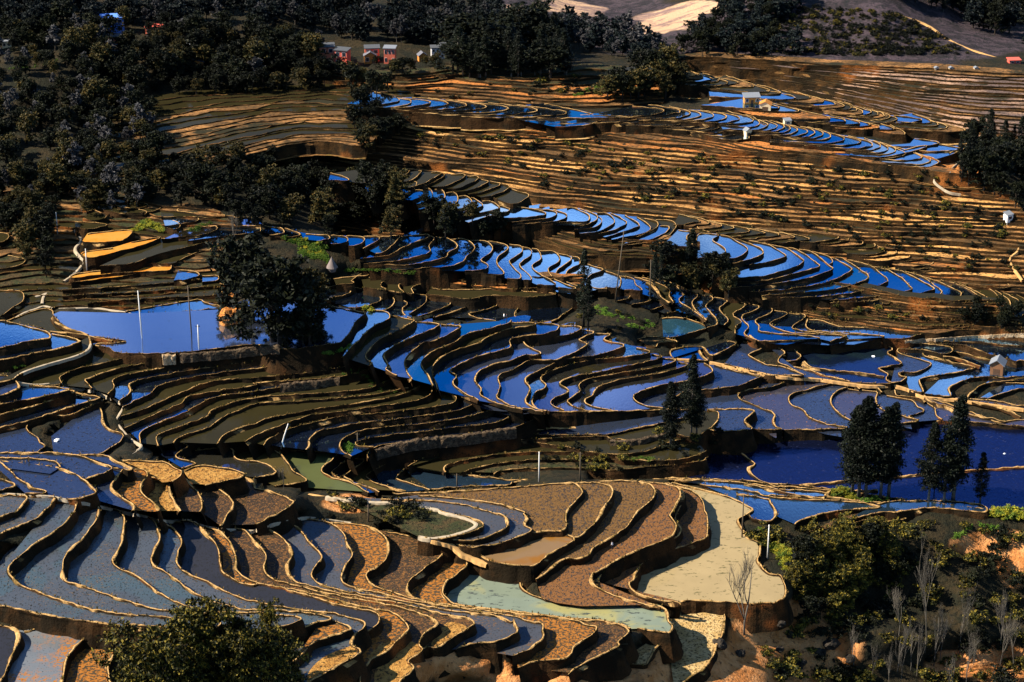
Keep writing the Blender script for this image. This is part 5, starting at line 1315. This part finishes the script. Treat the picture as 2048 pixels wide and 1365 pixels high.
rock(114,882,.55,WST,'white bundle lying in the weedy pool at the left edge','white_bundle',.6)
rock(1747,714,.42,WST,'pale boulder standing in the deep pool on the right flats','boulder',.5)
rock(2009,908,.25,WST,'tiny white stone in the lake at the right','boulder',.5)
for x, y, w in [(1660,1293,1.6),(1640,1308,1.1),(1580,1272,.9),(1562,1250,.8),(1600,1330,1.2),(1480,1310,1.0),(1440,1290,1.3),(1560,1300,.8),(1700,1320,1.0)]:
    rock(x, y, w, DST, 'dark boulder on the orange earth bank at the bottom right', 'boulder')['group'] = 'boulders on the orange bank'

# ---------------------------------------------------------------- paths
def ribbon(name, pts, w, m, lift=.12, smooth=11):
    P = resample(pts, 3.0); L = []
    for x, y in P:
        q = hit(x, y)
        if q: L.append(q)
    n = len(L)
    zs = [L[i].z for i in range(n)]
    zz = [sum(zs[max(0,i-smooth):i+smooth+1])/len(zs[max(0,i-smooth):i+smooth+1]) for i in range(n)]
    zz = [max(a, b-.25)+lift for a, b in zip(zz, zs)]
    L = [at_z(*project(q), z) for q, z in zip(L, zz)]
    v = []; f = []; r = random.Random(n)
    for i, q in enumerate(L):
        d = L[min(i+2,n-1)]-L[max(i-2,0)]; d.z = 0; d.normalize(); s = Vector((-d.y, d.x, 0)); k = w*(1+.12*math.sin(i*.55)+.08*math.sin(i*1.3))/2
        for a, b in ((-k*1.5,-.6),(-k,-.02),(0,.03),(k,-.02),(k*1.5,-.6)): u = q+s*a; v.append((u.x,u.y,u.z+b))
    for i in range(n-1):
        for k in range(4): f.append((i*5+k, i*5+k+1, i*5+k+6, i*5+k+5)[::-1])
    o = link(name, v, f, m, kind='structure')
def T(s): return parse(s)
ribbon('path', T('02 725,20 700,66 600,116 350,188 180,248 118,300 170,328 300,343 480,330 545,365 740,390 860,440 960,480 988,520 950,590 930,640 990,720 1060,790 1130,830 1085,880 980,940'), .42, M['path'])
ribbon('path', T('01 80,1205 180,1140 290,1100 350,1080 420,1095'), .5, M['path'])
ribbon('path', T('01 470,1103 750,1095 900,1115 1085,1137'), .6, M['path'])
ribbon('path', T('01 280,1005 340,990 372,975 345,1010 335,1060'), .5, M['path'])
ribbon('path', T('01 600,470 625,490 645,560 600,620 640,680 675,710 640,770 580,830 510,880'), .5, M['path'])
ribbon('path', T('02 -60,1209 0,1212 220,1225 400,1235 480,1250 560,1268 700,1290 850,1325 1000,1360 03 1200,40 1330,66 1500,60 1580,90 1700,122 1980,145 13 0,138 180,80 350,45 450,42 600,62 760,85'), .34, M['path'])
ribbon('path', T('12 560,1240 750,1262 950,1285 1170,1292 1450,1345 13 1480,0 1640,40 1730,75 1760,105 1700,145 1550,190 1400,210 1300,195'), .7, M['path'])
ribbon('path', T('12 420,1222 560,1245 690,1285 790,1340'), .6, M['dirt'])
ribbon('path', T('13 1380,200 1450,230 1560,260 1650,330 1750,375 1850,415'), 1.0, M['dirt'])
ribbon('path', T('22 1290,140 1450,145 1600,165 1800,205 2048,262 32 200,285 420,300 600,325 800,350 1000,350 1150,390 1250,440 1500,460 1700,490 2048,540'), .55, M['dirt'])
ribbon('path', [(1926,318),(1905,335),(1898,348),(1880,352),(1868,360),(1882,374),(1900,384),(1922,388)], .25, M['path'])
ribbon('path', [(785,232),(792,240),(815,250),(838,256),(872,266),(888,271)], .6, M['dirt'])
ribbon('path', [(1760,18),(1800,30),(1850,48),(1890,75),(1930,95),(1990,115)], 1.0, M['dirt'])
ribbon('path', [(2040,470),(2036,500),(2020,520),(2045,560)], .4, M['dirt'])

# ---------------------------------------------------------------- people
def person(px, py, htm, pose, shirt, trousers, label, face=0):
    p = hit(px, py); me = bpy.data.meshes.new('body')
    b = pose
    J = {'pel':(0,0,.92),'che':(b*.10,0,1.28),'nec':(b*.16,0,1.48),'hea':(b*.20,0,1.66),
         'hl':(0,.09,.88),'kl':(.10+b*.1,.10,.48),'al':(.02,.10,.06),'tl':(.16,.10,.03),'hr':(0,-.09,.88),'kr':(.02,-.10,.48),'ar':(-.14,-.10,.06),'tr':(.0,-.10,.03),
         'sl':(b*.12,.19,1.40),'el':(b*.12-.04,.25,1.12),'wl':(b*.2+.12,.24,.90),'fl':(b*.2+.16,.23,.80),'sr':(b*.12,-.19,1.40),'er':(b*.12+.02,-.26,1.12),'wr':(b*.2+.14,-.22,.92),'fr':(b*.2+.18,-.21,.82)}
    E = [('pel','che'),('che','nec'),('nec','hea'),('pel','hl'),('hl','kl'),('kl','al'),('al','tl'),('pel','hr'),('hr','kr'),('kr','ar'),('ar','tr'),('che','sl'),('sl','el'),('el','wl'),('wl','fl'),('che','sr'),('sr','er'),('er','wr'),('wr','fr')]
    R = {'pel':.15,'che':.16,'nec':.06,'hea':.11,'hl':.10,'kl':.065,'al':.045,'tl':.04,'hr':.10,'kr':.065,'ar':.045,'tr':.04,'sl':.07,'el':.045,'wl':.033,'fl':.035,'sr':.07,'er':.045,'wr':.033,'fr':.035}
    ks = list(J); me.from_pydata([J[k] for k in ks], [(ks.index(a), ks.index(c)) for a, c in E], [])
    o = put('body', me); sk = o.modifiers.new('skin', 'SKIN'); ss = o.modifiers.new('sub', 'SUBSURF'); ss.levels = 1; ss.render_levels = 1
    for i, k in enumerate(ks):
        me.skin_vertices[0].data[i].radius = (R[k], R[k]); me.skin_vertices[0].data[i].use_root = (k == 'pel')
    bpy.context.view_layer.update(); d2 = bpy.context.evaluated_depsgraph_get()
    m2 = bpy.data.meshes.new_from_object(o.evaluated_get(d2)); bpy.data.objects.remove(o)
    m2.materials.clear(); m2.materials.append(shirt); m2.materials.append(trousers); m2.materials.append(SKIN)
    for f in m2.polygons:
        z = f.center.z; x = abs(f.center.y)
        f.material_index = 2 if z > 1.48 or (x > .2 and z < 1.05 and z > .7) else (1 if z < .95 else 0)
        f.use_smooth = True
    r = empty('person', p, face, label, 'person'); r.scale = (htm/1.75,)*3
    put('body', m2, r)
    hb = MB(); hb.lathe([(.115,1.66),(.12,1.72),(.10,1.79),(.03,1.82)], 10, (b*.20-.01, 0)); hb.build('hair', plain('hair', (.01,.008,.007), .6, .2, 5), r, True)
SKIN = plain('skin', (.38,.20,.12), .6, .1, 5); CW = plain('cloth_white', (.75,.75,.78), .8, .08, 3); CD = plain('cloth_dark', (.02,.02,.035), .8, .2, 3)
person(1008,641,1.75,.2,CW,CD,'person in a white top walking on the dike above the central curves',.2)
person(1013,642,1.6,.4,CD,CD,'person in dark clothes walking behind the one in white',.2)
person(1225,1098,1.5,1.0,CW,CD,'person in a white top stooping in the ploughed brown field',2.4)
print('COUNT', COUNT, len(bpy.data.objects))
# ---------------------------------------------------------------- light
SUN_EL, SUN_AZ = math.radians(40), math.radians(6)
sv = Vector((-math.cos(SUN_AZ)*math.cos(SUN_EL), -math.sin(SUN_AZ)*math.cos(SUN_EL), math.sin(SUN_EL)))
sd = bpy.data.lights.new('sun', 'SUN'); sd.energy = 5.0; sd.angle = math.radians(.5); sd.color = (1.0,.90,.74)
so = bpy.data.objects.new('sun', sd); COL.objects.link(so); so.rotation_euler = sv.to_track_quat('Z', 'Y').to_euler(); so.location = sv*500
wd = bpy.data.worlds.new('World'); scene.world = wd; wd.use_nodes = True
nt = wd.node_tree; nt.nodes.clear()
sky = nt.nodes.new('ShaderNodeTexSky'); sky.sky_type = 'NISHITA'; sky.sun_disc = False
sky.sun_elevation = SUN_EL; sky.sun_rotation = math.atan2(sv.x, sv.y); sky.altitude = 1800; sky.air_density = 1.0; sky.dust_density = .3; sky.ozone_density = 3.0
hs = nt.nodes.new('ShaderNodeHueSaturation'); hs.inputs['Saturation'].default_value = 1.6
bg = nt.nodes.new('ShaderNodeBackground'); bg.inputs['Strength'].default_value = .052
wo = nt.nodes.new('ShaderNodeOutputWorld')
tc = nt.nodes.new('ShaderNodeTexCoord'); mp = nt.nodes.new('ShaderNodeMapping'); mp.inputs['Scale'].default_value = (1, 1, 2.2)
cn = nt.nodes.new('ShaderNodeTexNoise'); cn.inputs['Scale'].default_value = 13; cn.inputs['Detail'].default_value = 5; cn.inputs['Roughness'].default_value = .6
cr = nt.nodes.new('ShaderNodeMapRange'); cr.interpolation_type = 'SMOOTHSTEP'; cr.inputs['From Min'].default_value = .45; cr.inputs['From Max'].default_value = .70; cr.inputs['To Max'].default_value = .75
mx = nt.nodes.new('ShaderNodeMix'); mx.data_type = 'RGBA'; mx.inputs['B'].default_value = (7.5, 9.0, 11.0, 1)
nt.links.new(tc.outputs['Generated'], mp.inputs['Vector']); nt.links.new(mp.outputs[0], cn.inputs['Vector']); nt.links.new(cn.outputs['Fac'], cr.inputs['Value'])
nt.links.new(sky.outputs[0], hs.inputs['Color']); nt.links.new(hs.outputs[0], mx.inputs['A']); nt.links.new(cr.outputs[0], mx.inputs['Factor']); nt.links.new(mx.outputs['Result'], bg.inputs['Color']); nt.links.new(bg.outputs[0], wo.inputs['Surface'])
scene.view_settings.view_transform = 'Standard'; scene.view_settings.look = 'None'; scene.view_settings.exposure = 1.28; scene.view_settings.gamma = 1.0
